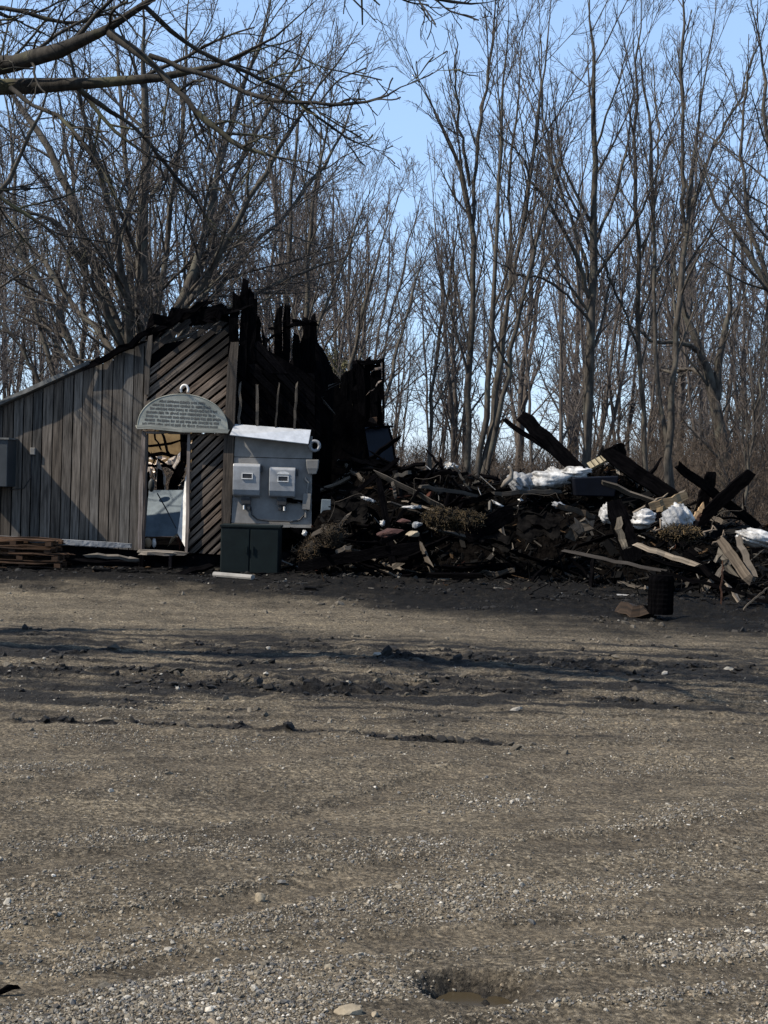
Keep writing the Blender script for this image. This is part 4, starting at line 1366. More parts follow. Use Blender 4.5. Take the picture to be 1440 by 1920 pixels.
tag(mb.build('junction_box', M['panel']), 'small grey junction box with conduit at the edge of the utility board', 'box')
mb = MB()
q = P(586, 862, YB - 0.1)
for i, (yy_, hw_) in enumerate(((863, 12), (880, 10), (889, 7))):
    pass
V = []
for yy_, hw_, dp in ((862, 12, 0.11), (878, 10.5, 0.10), (889, 7, 0.07)):
    for sx, sy in ((-1, -1), (1, -1), (1, 1), (-1, 1)):
        p = P(586 + sx * hw_, yy_, YB - 0.1)
        V.append((p.x, YB - 0.1 + sy * dp * 0.7, p.z))
Fc = [(3, 2, 1, 0), (8, 9, 10, 11)] + [(i * 4 + j, i * 4 + (j + 1) % 4, i * 4 + 4 + (j + 1) % 4, i * 4 + 4 + j) for i in range(2) for j in range(4)]
mb.add(V, Fc)
tag(mb.build('floodlight', M['panel'], bevel=0.01), 'small grey tapered floodlight housing at the upper edge of the utility board', 'lamp')
mb = MB()
pts = [P(590 + 9 * math.cos(a), 836 - 9 * math.sin(a), YB - 0.08) for a in np.linspace(0, 2 * math.pi, 21)]
mb.tube(pts, 0.028, 8, caps=False)
tag(mb.build('cable_coil', M['greyfilm'], smooth=True), 'pale round coil hanging beside the corner of the metal hood', 'coil')
mb = MB()
a, b, c_, d = W2(603, 936, YF - 0.1), W2(600, 975, YF - 0.1), W2(619, 976, YF - 0.1), W2(621, 937, YF - 0.1)
mb.prism(ccw([a, b, c_, d]), YF - 0.1, YF + 0.02)
tag(mb.build('breaker_box', M['inblue'], bevel=0.01), 'small grey-blue flat box mounted right of the utility board by the rubble', 'box')

# left electrical cabinet on the siding
cb = thing('wall_cabinet', 'dark grey cabinet fixed on the siding at the left edge', 'cabinet', P(0, 915, YF - 0.2))
CD = 0.55
mb = MB()
x0, z1 = W2(-60, 822, YF - CD); x1, z0 = W2(13, 913, YF - CD)
mb.box(((x0 + x1) / 2, YF - CD / 2, (z0 + z1) / 2), (x1 - x0, CD, z1 - z0))
mb.build('body', M['boxgrey'], cb, bevel=0.012)
mb = MB()
mb.box(((x0 + x1) / 2, YF - CD / 2 - 0.005, z1 + 0.015), (x1 - x0 + 0.04, CD + 0.04, 0.03))
mb.build('lid', M['roofing'], cb)
mb = MB()
mb.tube([P(x, y, YF - 0.02) for x, y in ((10, 913), (20, 918), (45, 915), (58, 895), (60, 850))], 0.008, 6)
tag(mb.build('cable', M['metal_dark'], smooth=True), 'thin cable drooping from the grey cabinet to the small socket', 'cable')
mb = MB()
a, b = W2(57, 840, YF - 0.05), W2(65, 852, YF - 0.05)
mb.box(((a[0] + b[0]) / 2, YF - 0.03, (a[1] + b[1]) / 2), (0.085, 0.06, 0.12))
tag(mb.build('socket', M['panel'], bevel=0.008), 'tiny pale outdoor socket on the weathered siding', 'socket')

# green cabinet standing before the board
YG = 22.4
gc = thing('green_cabinet', 'dark green metal cabinet with two doors standing on the ground below the meters', 'cabinet', (P(468, 1088, YG).x, YG + 0.3, 0))
mb = MB()
x0, z1 = W2(414, 987, YG); x1, _ = W2(524, 987, YG)
z0 = 0.02
mb.box(((x0 + x1) / 2, YG + 0.33, (z0 + z1) / 2), (x1 - x0, 0.6, z1 - z0))
mb.build('body', M['green'], gc, bevel=0.012)
mb = MB()
mb.box(((x0 + x1) / 2, YG + 0.32, z1 + 0.012), (x1 - x0 + 0.03, 0.66, 0.03))
mb.build('lid', M['green'], gc)
for s in (0, 1):
    mb = MB()
    w = (x1 - x0) / 2 - 0.025
    cxd = x0 + 0.0125 + w / 2 + s * (w + 0.02) + 0.003
    mb.box((cxd, YG + 0.015, (z0 + z1) / 2), (w, 0.03, z1 - z0 - 0.06))
    dr = mb.build('door', M['green'], gc, bevel=0.008)
    mb = MB(); mb.box((cxd + (0.5 - s) * (w - 0.08) , YG - 0.01, (z0 + z1) / 2 + 0.02), (0.025, 0.025, 0.12)); mb.build('handle', M['green'], dr)

# inside the doorway: leaning sheet
mb = MB()
A = [P(279, 919, 26.0), P(343, 919, 26.0), P(340, 1006, 25.4), P(272, 1006, 25.4)]
Bv = [v + Vector((0, 0.03, 0.0)) for v in A]
mb.add([list(v) for v in A + Bv], [(3, 2, 1, 0), (4, 5, 6, 7), (0, 1, 5, 4), (1, 2, 6, 5), (2, 3, 7, 6), (3, 0, 4, 7)])
tag(mb.build('metal_sheet', M['inblue']), 'scorched pale blue-grey sheet leaning inside the doorway', 'sheet')
mb = MB(); mb.tube([P(295, 925, 25.6), P(312, 955, 25.5), P(330, 990, 25.2)], 0.012, 6)
tag(mb.build('wire', M['metal_dark']), 'dark wire hanging slantwise across the pale sheet in the doorway', 'wire')
lump('bucket_lid', P(284, 910, 25.8), (0.06, 0.04, 0.13), M['boxgrey'], 'dark oval fitting perched at the top corner of the pale sheet', 'fitting', 61, sub=2, amp=0.1)
mb = MB(); mb.beam(P(318, 1018, 24.4), P(340, 998, 24.5), 0.03, 0.02, seg=3, jit=0.1)
tag(mb.build('lath', M['plank']), 'thin pale lath tilted across the foot of the doorway', 'lath')
mb = MB(); mb.beam(P(337, 1015, 24.35), P(343, 985, 24.35), 0.09, 0.03, side=(1, 0, 0), seg=3, jit=0.15, taper=0.4, tint=(0.7, 0.35, 0.2))
tag(mb.build('broken_board', M['pallet']), 'rust-brown splintered board end at the foot of the white door lining', 'board')
lump('cloth', P(277, 1018, 24.2), (0.07, 0.06, 0.09), M['plank'], 'crumpled tan rag lying on the doorsill', 'rag', 62, sub=2, amp=0.5)
lump('cloth', P(289, 1018, 24.25), (0.035, 0.04, 0.085), M['bag'], 'small white rag standing on the doorsill beside the tan one', 'rag', 63, sub=2, amp=0.4)

# step before the door
st = thing('doorstep', 'low charred wooden step box below the doorway', 'step', P(293, 1060, YF - 0.5))
mb = MB()
x0, zt = W2(262, 1040, YF - 0.6); x1, zb = W2(322, 1062, YF - 0.6)
mb.beam((x0, YF - 0.36, zt + 0.02), (x1, YF - 0.36, zt + 0.02), 0.05, 0.5, side=(0, 0, 1), seg=4, jit=0.03)
mb.build('tread', M['greywood'], st)
mb = MB()
mb.beam((x0 + 0.03, YF - 0.56, 0), (x0 + 0.03, YF - 0.56, zt), 0.07, 0.06, side=(1, 0, 0)); mb.beam((x1 - 0.03, YF - 0.56, 0), (x1 - 0.03, YF - 0.56, zt), 0.05, 0.06, side=(1, 0, 0), tint=(4, 4, 4))
mb.box(((x0 + x1) / 2, YF - 0.3, zt / 2 - 0.02), (x1 - x0 - 0.05, 0.36, zt))
mb.build('base', M['char'], st)

# long white gutter laid along the wall foot
mb = MB()
mb.beam(P(-60, 1006, YF - 0.5), P(246, 1023, YF - 0.45), 0.085, 0.12, side=(0, 0, 1), seg=8, jit=0.006)
tag(mb.build('gutter', M['greyfilm']), 'long pale metal gutter lying along the foot of the siding above the pallets', 'gutter')

# pallet stack
gp = 'wooden pallets stacked by the siding'
for i in range(4):
    z = 0.02 + i * 0.116
    o = rng.uniform(-0.08, 0.08)
    xr = P(106, 1060, 22.6).x + o - i * 0.03
    xl = xr - 1.25
    t = thing('pallet', ['bottom pallet of the red-brown stack by the siding', 'second pallet from the bottom of the red-brown stack', 'third pallet from the bottom of the red-brown stack', 'topmost pallet of the red-brown stack by the siding'][i], 'pallet', ((xl + xr) / 2, 23.0, z), gp)
    mb = MB()
    for j in range(6):
        y = 22.6 + j * 0.16
        tt = rng.uniform(0.5, 1.3)
        mb.beam((xl, y, z + 0.092), (xr + rng.uniform(-0.02, 0.02), y, z + 0.092), 0.022, 0.11, side=(0, 0, 1), seg=3, jit=0.04, tint=(tt, tt, tt))
    mb.build('deck', M['pallet'], t)
    for s in (0.04, 0.5, 0.96):
        x = xl + (xr - xl) * s
        for y in (22.62, 23.0, 23.38):
            mb = MB()
            mb.box((x, y, z + 0.046), (0.1, 0.12, 0.067), (0.8, 0.8, 0.8))
            mb.build('block', M['pallet'], t)
    for y in (22.61, 23.0, 23.39):
        tt = rng.uniform(0.4, 1.0)
        mb = MB()
        mb.beam((xl, y, z + 0.004), (xr, y, z + 0.004), 0.016, 0.1, side=(0, 0, 1), seg=3, jit=0.03, tint=(tt, tt, tt))
        mb.build('skid', M['pallet'], t)

# ------------------------------------------------------------------ the burnt heap
def build_rubble():
    r = np.random.default_rng(21)
    xs = np.linspace(-1.9, 10.2, 300); ys = np.linspace(17.9, 29.8, 290)
    X, Yg = np.meshgrid(xs, ys)
    z = heap_h(X, Yg) + ground_h(X, Yg) * 0 - 0.03
    V = np.stack([X, Yg, z], -1).reshape(-1, 3)
    R, C = X.shape
    i = np.arange(R * C).reshape(R, C)
    q = np.stack([i[:-1, :-1], i[:-1, 1:], i[1:, 1:], i[1:, :-1]], -1).reshape(-1, 4)
    keep = (z.ravel()[q] > 0.0).any(1)
    q = q[keep]
    me = mesh_np('rubble', V, [q], False, [('tint', 'FLOAT_COLOR', np.ones((len(V), 4)))], [M['rubble']])
    tag(link('rubble', me), kind='stuff')


build_rubble()


def build_shards():
    r = np.random.default_rng(22)
    n = 12000
    zone = r.random(n)
    y = np.where(zone < 0.74, r.uniform(19.0, 26.0, n), r.uniform(16.6, 22.5, n))
    x = r.uniform(-1.9, 9.4, n)
    # some litter along the wall foot too
    k = zone > 0.93
    x[k] = r.uniform(-7.6, -1.4, k.sum()); y[k] = r.uniform(21.9, 23.6, k.sum())
    fy = np.interp(x, FRX, FRY)
    dens = np.where(y < fy - 0.2, 0.32 * sstep(-3.4, 0, y - fy), 1.0)
    dens[k] = 0.8
    m = r.random(n) < dens
    x, y = x[m], y[m]
    n = len(x)
    h = np.maximum(heap_h(x, y), ground_h(x, y))
    e = 0.15
    nx = -(np.maximum(heap_h(x + e, y), 0) - np.maximum(heap_h(x - e, y), 0)) / (2 * e)
    ny = -(np.maximum(heap_h(x, y + e), 0) - np.maximum(heap_h(x, y - e), 0)) / (2 * e)
    up = np.stack([nx, ny, np.ones(n)], 1) + r.normal(0, 0.65, (n, 3)) * (h > 0.08)[:, None]
    up /= np.linalg.norm(up, axis=1, keepdims=True)
    a = np.cross(up, r.normal(size=(n, 3))); a /= np.linalg.norm(a, axis=1, keepdims=True)
    b = np.cross(up, a)
    L = np.clip(r.lognormal(math.log(0.075), 0.7, n), 0.02, 0.6)
    L = np.where(y < fy[m] - 0.1, L * 0.55, L)
    Wd = np.clip(L * r.uniform(0.08, 0.6, n) ** 1.3, 0.012, 0.15)
    Th = np.clip(Wd * r.uniform(0.2, 0.7, n), 0.008, 0.09)
    stick = r.random(n) < 0.35
    L = np.where(stick, L * 3.2, L); Wd = np.where(stick, r.uniform(0.008, 0.022, n), Wd); Th = np.where(stick, Wd * 0.8, Th)
    cor = np.array([[i, j, k_] for i in (-1, 1) for j in (-1, 1) for k_ in (-1, 1)], float) / 2
    cc = cor[None] * (1 + r.uniform(-0.35, 0.25, (n, 8, 3)))
    V = np.stack([x, y, h + Th * 0.3], 1)[:, None] + cc[..., 0:1] * (a * L[:, None])[:, None] + cc[..., 1:2] * (b * Wd[:, None])[:, None] + cc[..., 2:3] * (up * Th[:, None])[:, None]
    F0 = np.array([(0, 1, 3, 2), (4, 6, 7, 5), (0, 4, 5, 1), (2, 3, 7, 6), (0, 2, 6, 4), (1, 5, 7, 3)])
    Fc = (F0[None] + (np.arange(n) * 8)[:, None, None]).reshape(-1, 4)
    pal = np.array([(0.0011, 0.0011, 0.0014), (0.0034, 0.0031, 0.0031), (0.02, 0.018, 0.016), (0.05, 0.044, 0.036), (0.055, 0.034, 0.018), (0.13, 0.12, 0.105), (0.45, 0.44, 0.42), (0.035, 0.013, 0.009)])
    p = np.array([0.60, 0.2, 0.085, 0.045, 0.025, 0.026, 0.007, 0.012])
    t = pal[r.choice(8, n, p=p)] * r.uniform(0.6, 1.3, (n, 1))
    big = L > 0.35
    t[big] *= 0.6
    T = np.repeat(np.concatenate([t, np.ones((n, 1))], 1), 8, 0)
    me = mesh_np('debris', V.reshape(-1, 3), [Fc], False, [('tint', 'FLOAT_COLOR', T)], [M['rubblebits']])
    tag(link('debris', me), kind='stuff')


build_shards()


def timber(name, a, b, Ya, Yb, wpx, mat, label, cat, depth=None, seg=8, jit=0.03, tint=(1, 1, 1), side=None, group=None, taper=1.0):
    p0, p1 = P(a[0], a[1], Ya), P(b[0], b[1], Yb)
    w = wpx * Ya / F
    mb = MB()
    mb.beam(p0, p1, w, depth or w * 0.7, side=side, seg=seg, jit=jit, tint=tint, taper=taper)
    return tag(mb.build(name, mat), label, cat, group)


ch = M['char']
timber('charred_beam', (976, 778), (1100, 898), 24.0, 23.6, 26, ch, 'thick charred beam sticking up highest from the rubble, slanting down to the right', 'beam')
timber('charred_beam', (946, 787), (1075, 876), 24.8, 24.6, 9, ch, 'thinner charred rafter parallel to and behind the highest beam', 'beam')
timber('charred_beam', (1140, 850), (1275, 942), 23.6, 23.2, 28, ch, 'broad charred beam sloping right from the peak of the heap below the twin trunks', 'beam')
timber('charred_beam', (1136, 855), (1168, 843), 23.95, 24.1, 26, ch, 'short blunt charred stub capping the peak of the heap', 'beam')
timber('charred_beam', (1268, 872), (1420, 985), 22.8, 23.0, 17, ch, 'charred beam falling to the right in the crossed pair', 'beam')
timber('charred_beam', (1408, 886), (1300, 985), 22.6, 22.9, 22, ch, 'charred beam rising to the right in the crossed pair', 'beam')
timber('charred_beam', (1334, 884), (1308, 975), 23.2, 23.2, 20, ch, 'short upright charred post just behind the crossed beams', 'beam', side=(1, 0, 0))
timber('charred_beam', (1152, 945), (1192, 1062), 20.6, 20.2, 34, ch, 'wide charred plank leaning on the front of the heap beside the white bag', 'beam', side=(1, 0, 0.3))
timber('board', (1160, 975), (1176, 1045), 20.4, 20.2, 12, M['greywood'], 'rough grey board edge against the wide leaning charred plank', 'board', side=(1, 0, 0), tint=(0.6, 0.58, 0.52), jit=0.1)
timber('plank', (1220, 952), (1284, 930), 22.4, 22.6, 17, M['plank'], 'fresh tan plank lying tilted above the white bags', 'plank', depth=0.05, tint=(1, 0.95, 0.85))
timber('plank', (1235, 955), (1284, 946), 22.35, 22.5, 9, M['plank'], 'narrow tan plank just under the fresh wider one', 'plank', depth=0.04, tint=(0.85, 0.8, 0.68))
timber('pole', (1188, 1020), (1308, 1060), 19.9, 19.6, 10, M['greywood'], 'long pale weathered pole lying at the front of the heap', 'pole', depth=0.07, jit=0.02, tint=(1.5, 1.42, 1.3))
timber('board', (1060, 1032), (1250, 1072), 20.4, 19.6, 6, M['greywood'], 'long thin dark batten lying parallel above the pale pole', 'board', depth=0.04, tint=(0.25, 0.25, 0.27))
timber('board', (1240, 1072), (1450, 1130), 19.2, 18.6, 7, ch, 'long black batten running off the right edge at the foot of the heap', 'board', depth=0.05)
timber('board', (1352, 1018), (1408, 1090), 19.0, 18.7, 18, M['greywood'], 'wide grey-brown board with pale broken tip sloping down at the right', 'board', depth=0.04, side=(0.8, 0, 0.6), tint=(0.65, 0.58, 0.5))
timber('board', (1382, 1002), (1414, 1082), 19.3, 18.9, 12, M['greywood'], 'narrow grey board just behind the wide grey-brown one', 'board', depth=0.04, side=(0.8, 0, 0.5), tint=(0.5, 0.48, 0.46))
timber('lath', (1345, 1040), (1362, 1062), 19.1, 19.0, 14, M['greywood'], 'short grey board scrap under the wide grey-brown board', 'board', depth=0.04, tint=(0.5, 0.5, 0.48), jit=0.12)
timber('lath', (1302, 972), (1318, 948), 21.5, 21.6, 8, M['plank'], 'small pale split piece of wood upright against the crossed beams', 'wood', depth=0.05, tint=(1.6, 1.4, 1.2))
timber('lath', (1298, 998), (1312, 968), 21.4, 21.5, 6, M['pallet'], 'short red-brown stick below the pale split piece', 'stick', depth=0.04, tint=(0.7, 0.6, 0.6))
timber('stick', (1394, 1140), (1436, 1106), 18.4, 18.4, 3, M['greywood'], 'thin grey stick poking up at the right edge', 'stick', tint=(0.7, 0.68, 0.65), jit=0.02)
timber('stick', (1355, 1052), (1352, 1130), 18.6, 18.5, 3, M['pallet'], 'thin rusty stake standing below the wide grey-brown board', 'stake', tint=(0.6, 0.5, 0.5), jit=0.03, side=(1, 0, 0))
timber('board', (790, 912), (892, 928), 22.8, 23.2, 7, M['greywood'], 'long grey board lying level in the middle of the heap', 'board', depth=0.05, tint=(0.35, 0.34, 0.33))
timber('board', (880, 916), (850, 872), 23.5, 23.5, 4, M['greywood'], 'thin dark stake leaning below the white shred on the crest', 'stake', depth=0.05, tint=(0.2, 0.2, 0.2))
timber('board', (925, 926), (1052, 921), 22.7, 23.0, 8, M['greywood'], 'grey splintered board under the pale plastic in the middle of the crest', 'board', depth=0.05, tint=(0.28, 0.27, 0.26))
timber('charred_beam', (985, 900), (1100, 893), 24.0, 24.2, 16, ch, 'charred beam lying level along the crest behind the white plastic', 'beam')
timber('board', (655, 960), (612, 1030), 22.6, 22.5, 6, M['greywood'], 'grey lath slanting on the left slope of the heap', 'lath', depth=0.04, tint=(0.4, 0.38, 0.36))
timber('board', (628, 1036), (655, 1026), 22.0, 22.0, 7, M['greywood'], 'short pale plank scrap low on the left end of the heap', 'board', depth=0.04, tint=(0.9, 0.86, 0.8))
timber('board', (735, 905), (742, 932), 23.0, 23.0, 6, M['greywood'], 'short grey peg upright on the left slope of the heap', 'peg', depth=0.04, tint=(0.5, 0.48, 0.46), side=(1, 0, 0))
timber('board', (740, 893), (768, 885), 23.6, 23.6, 7, M['greywood'], 'grey board end near the crest beside the blue panel', 'board', depth=0.04, tint=(0.5, 0.5, 0.49))
timber('board', (715, 1016), (800, 988), 21.6, 22.0, 9, ch, 'black board propping the dull red slab', 'board')
timber('charred_beam', (560, 1062), (790, 1022), 21.9, 21.6, 20, ch, 'long charred log along the left foot of the heap', 'beam')
timber('charred_beam', (880, 1000), (960, 960), 21.8, 22.2, 34, ch, 'black sloping panel edge right of the yellow fibre clump', 'beam', depth=0.1)
timber('board', (1170, 862), (1188, 898), 23.6, 23.5, 7, M['greywood'], 'blue-grey slat hanging below the peak of the heap', 'slat', depth=0.03, tint=(0.5, 0.53, 0.6), side=(1, 0, 0.4))
timber('board', (1152, 868), (1160, 886), 23.6, 23.5, 6, M['greywood'], 'short pale slat hanging under the blunt charred stub', 'slat', depth=0.03, tint=(1.3, 1.3, 1.25), side=(1, 0, 0.3))
timber('board', (1045, 948), (1112, 968), 21.6, 21.8, 10, M['greywood'], 'dull brown board in the hollow left of the bright white bag', 'board', depth=0.05, tint=(0.3, 0.25, 0.2))
timber('board', (1075, 1002), (1105, 976), 21.0, 21.2, 22, M['greywood'], 'folded dirty grey scrap in the lower middle of the heap', 'scrap', depth=0.03, tint=(0.4, 0.38, 0.35), jit=0.12)

# light striped lid near the peak
mb = MB()
for k_ in range(4):
    t = k_ / 4
    a, b = P(1104 + 34 * t, 868 - 18 * t, 24.0), P(1112 + 34 * t, 878 - 18 * t, 23.85)
    mb.beam(a, b, 0.07, 0.04, side=(0.85, 0, 0.5), tint=(1.5, 1.48, 1.2))
tag(mb.build('slatted_crate', M['greywood']), 'small pale slatted crate side lying beside the peak of the heap', 'crate')

# white plastic and bags
bg_ = 'white plastic bags and sheets in the rubble'
for nm, px, py, Y, s, rot, seed, lab, mt, tl in (
        ('plastic_sheet', 1030, 899, 23.6, (0.38, 0.2, 0.15), 0.1, 5, 'long crumpled white plastic sheet on the crest of the heap', 'bag', -0.15),
        ('plastic_bag', 1040, 887, 23.65, (0.13, 0.1, 0.08), 0.3, 15, 'knotted white tuft at the top of the crumpled plastic sheet', 'bag', 0.5),
        ('plastic_bag', 1078, 886, 23.6, (0.24, 0.16, 0.10), 0, 6, 'smaller white plastic bundle on the crest below the highest beam', 'bag', -0.1),
        ('plastic_bag', 1138, 964, 20.9, (0.11, 0.1, 0.14), 0, 7, 'bright white bag tucked beside the wide leaning charred plank', 'bag', 0),
        ('plastic_bag', 1207, 972, 21.4, (0.18, 0.14, 0.13), 0.3, 8, 'dented white bag below the tan planks, beside the rounded grey one', 'bag', -0.4),
        ('plastic_bag', 1263, 975, 21.2, (0.17, 0.15, 0.2), 0, 9, 'rounded grey-white bag between the dented and the brightest bags', 'greyfilm', 0.5),
        ('plastic_bag', 1278, 966, 21.35, (0.2, 0.14, 0.13), 0, 10, 'brightest rounded white bag under the tan plank end', 'bag', 0.8),
        ('plastic_sack', 1418, 1008, 19.4, (0.26, 0.18, 0.11), 0, 11, 'bluish white sack lying at the right edge beside the grey boards', 'bag', 0.1),
        ('plastic_sheet', 975, 905, 23.5, (0.2, 0.15, 0.16), 0, 12, 'dull grey plastic bundle on the crest left of the white sheet', 'greyfilm', 0.4),
        ('plastic_sheet', 993, 906, 23.6, (0.17, 0.12, 0.15), 0.4, 13, 'second dull grey plastic fold nearer to the long white sheet', 'greyfilm', -0.4),
        ('plastic_bag', 847, 874, 24.0, (0.09, 0.07, 0.06), 0, 14, 'small bright white shred on the crest left of the tall trunk', 'bag', 0.2),
        ('plastic_bag', 690, 936, 22.9, (0.09, 0.06, 0.035), 0, 16, 'thin white scrap high on the left slope of the heap', 'bag', 0.3),
        ('plastic_bag', 770, 951, 22.6, (0.12, 0.06, 0.03), 0, 17, 'flat white scrap in the middle of the left slope', 'bag', -0.05),
        ('plastic_bag', 717, 981, 22.2, (0.03, 0.03, 0.05), 0, 18, 'tiny upright white scrap just above the dull red slab', 'bag', 0),
        ('plastic_bag', 571, 1000, 22.3, (0.03, 0.03, 0.05), 0, 19, 'tiny white scrap at the left tip of the heap near the cabinet', 'bag', 0),
        ('plastic_bag', 935, 946, 22.6, (0.1, 0.05, 0.025), 0, 20, 'narrow pale scrap in the heap below the grey plastic bundle', 'bag', 0.5),
        ('plastic_bag', 1048, 948, 22.0, (0.08, 0.06, 0.05), 0, 24, 'small ragged pale scrap in the dark hollow below the white sheet', 'greyfilm', 0.3)):
    sm = max(s) < 0.13
    lump(nm, P(px, py, Y), (s[0] * 1.1, s[1], s[2] * 0.8) if sm else s, M[mt], lab, 'plastic', seed + 200, sub=3 if sm else 4, amp=1.6 if sm else 0.6, freq=2.2 if sm else 1.6, rot=rot, group=bg_, tilt=tl)

# goose-like bent pipe end, red slab, fibre clumps
mb = MB()
mb.tube([P(x, y, 23.3) for x, y in ((940, 914), (948, 905), (958, 896), (960, 885), (956, 877), (952, 876))], [0.02, 0.05, 0.05, 0.03, 0.03, 0.025], 7)
tag(mb.build('bent_pipe', M['greywood'], smooth=True), 'pale crooked pipe end rising on the crest beside the grey plastic', 'pipe')
lump('slab', P(733, 1000, 22.0), (0.27, 0.16, 0.10), M['redcloth'], 'dull red slab low on the left half of the heap', 'slab', 71, amp=0.35, tilt=-0.15)
lump('slab', P(757, 977, 22.3), (0.13, 0.1, 0.05), M['redcloth'], 'smaller dull red piece above the larger red slab', 'slab', 72, amp=0.3)
lump('stone', P(775, 1001, 21.8), (0.13, 0.1, 0.06), M['stone'], 'buff rounded stone lying right of the dull red slab', 'stone', 73, amp=0.3)
lump('stone', P(783, 985, 22.1), (0.09, 0.08, 0.06), M['greyfilm'], 'grey rounded stone above the buff one in the heap', 'stone', 74, amp=0.3)


def fibre_clump(px, py, Y, s, n, label, seed, hole=False, tint=(1, 1, 1)):
    r = np.random.default_rng(seed)
    c = P(px, py, Y)
    u = r.normal(size=(n, 3)); u /= np.linalg.norm(u, axis=1, keepdims=True)
    p = u * np.asarray(s) * r.uniform(0.5, 1.05, (n, 1)) * (1 + 0.35 * fbm(u[:, :1] * 3, u[:, 2:] * 3, 3, seed))
    d = r.normal(size=(n, 3)); d /= np.linalg.norm(d, axis=1, keepdims=True)
    pts = [p]
    for i in range(3):
        pts.append(pts[-1] + d * 0.035)
        d = d + r.normal(size=(n, 3)) * 0.6; d /= np.linalg.norm(d, axis=1, keepdims=True)
    v, q = tubes(np.stack(pts, 1), np.full((n, 4), 0.007), 3)
    t = np.repeat(r.uniform(0.35, 1.7, n), 12)[:, None] * np.asarray(tint)
    V2, F2 = ico(3)
    W = V2 * np.asarray(s) * 0.8 * (1 + 0.4 * fbm(V2[:, :1] * 2, V2[:, 2:] * 2 + V2[:, 1:2], 3, seed))
    allv = np.concatenate([v, W])
    T = np.concatenate([np.concatenate([t, np.ones((len(v), 1))], 1), np.tile([0.35, 0.33, 0.3, 1], (len(W), 1))])
    me = mesh_np('fibre_clump', allv, [q, F2 + len(v)], True, [('tint', 'FLOAT_COLOR', T)], [M['moss']])
    return tag(link('fibre_clump', me, None, c), label, 'fibre clump')


fibre_clump(832, 972, 22.0, (0.3, 0.2, 0.17), 1100, 'yellow-brown fibrous clump in the middle of the dark heap', 81)
fibre_clump(880, 978, 21.9, (0.22, 0.15, 0.16), 800, 'smaller yellow fibre tuft right of the large fibrous clump', 82)
fibre_clump(588, 1035, 22.1, (0.22, 0.2, 0.22), 500, 'brown root-like tangle at the left tip of the heap beside the green cabinet', 83, tint=(0.7, 0.62, 0.52))
fibre_clump(625, 1008, 22.3, (0.2, 0.2, 0.26), 450, 'dark tangled clump right of the root-like tangle', 84, tint=(0.4, 0.36, 0.32))
fibre_clump(1275, 1000, 20.8, (0.3, 0.2, 0.09), 700, 'pale stringy tangle below the row of white bags', 85, tint=(1.5, 1.5, 1.6))

# twisted roots at the right
for seed, (x, y, lab) in enumerate(((1330, 1000, 'pale twisted root curling at the top of the wide grey-brown board'), (1347, 1010, 'second pale root, lying lower across the wide grey-brown board'), (1232, 988, 'pale twisted root lying under the dented white bag'))):
    r_ = np.random.default_rng(seed)
    pts = [(x + r_.normal() * 10 * t + 10 * math.sin(3.4 * t + seed), y + r_.normal() * 4 - 10 * math.sin(4 * t + seed)) for t in np.linspace(0, 1, 9)]
    mb = MB()
    mb.tube([P(a, b, 20.0) for a, b in pts], 0.016, 5, tint=(1.2, 1.1, 1.0))
    tag(mb.build('twisted_root', M['greywood'], smooth=True), lab, 'root')

# blue panel against the standing corner, dark blue bin in the heap
mb = MB()
A = [P(684, 802, 25.6), P(730, 798, 25.6), P(748, 905, 25.0), P(702, 915, 25.0)]
Bv = [v + Vector((0, 0.05, 0.01)) for v in A]
mb.add([list(v) for v in A + Bv], [(3, 2, 1, 0), (4, 5, 6, 7), (0, 1, 5, 4), (1, 2, 6, 5), (2, 3, 7, 6), (3, 0, 4, 7)])
tag(mb.build('blue_panel', M['bluepanel']), 'dark blue panel leaning below the blackened wall fragment', 'panel')
mb = MB()
for (a, b, w) in (((684, 803), (730, 799), 0.05), ((730, 799), (748, 905), 0.04)):
    mb.beam(P(*a, 25.55 if a[1] < 803.5 and b[1] < 803.5 else 25.3), P(*b, 25.55 if b[1] < 803.5 else 24.95), w, 0.04, seg=4, jit=0.05)
tag(mb.build('panel_frame', M['char']), 'blackened edge strip around the dark blue leaning panel', 'strip')
mb = MB()
x0, z1 = W2(1075, 890, 23.2); x1, z0 = W2(1158, 932, 23.2)
V = [(x0 + 0.05, 23.2, z0), (x1 - 0.05, 23.2, z0), (x1, 23.15, z1), (x0, 23.15, z1 - 0.05), (x0 + 0.05, 23.7, z0), (x1 - 0.05, 23.7, z0), (x1, 23.75, z1), (x0, 23.75, z1 - 0.05)]
mb.add(V, [(0, 1, 2, 3), (7, 6, 5, 4), (0, 4, 5, 1), (1, 5, 6, 2), (2, 6, 7, 3), (3, 7, 4, 0)])
tag(mb.build('storage_bin', M['bluepanel'], bevel=0.02), 'dark navy bin wedged under the peak of the heap', 'bin')

# grey corrugated sheet at the foot of the heap
mb = MB()
c0, c1 = G(782, 1058, 0.08), G(885, 1052, 0.1)
nu = 40
V = []
for j in range(2):
    for i in range(nu):
        u = i / (nu - 1)
        p = c0.lerp(c1, u) + Vector((0.12 * j, 0.42 * j, 0.07 * j + 0.03 * math.sin(u * 3.1)))
        ph = 0.022 * math.sin(u * 40)
        V.append((p.x, p.y, p.z + ph))
V = V + [(a, b, c - 0.006) for a, b, c in V]
Fc = [(i, i + 1, nu + i + 1, nu + i) for i in range(nu - 1)] + [(2 * nu + i, 3 * nu + i, 3 * nu + i + 1, 2 * nu + i + 1) for i in range(nu - 1)]
Fc += [(i, 2 * nu + i, 2 * nu + i + 1, i + 1) for i in range(nu - 1)]
mb.add(V, Fc)
tag(mb.build('corrugated_sheet', M['greyfilm']), 'small grey corrugated sheet lying at the foot of the heap', 'sheet')

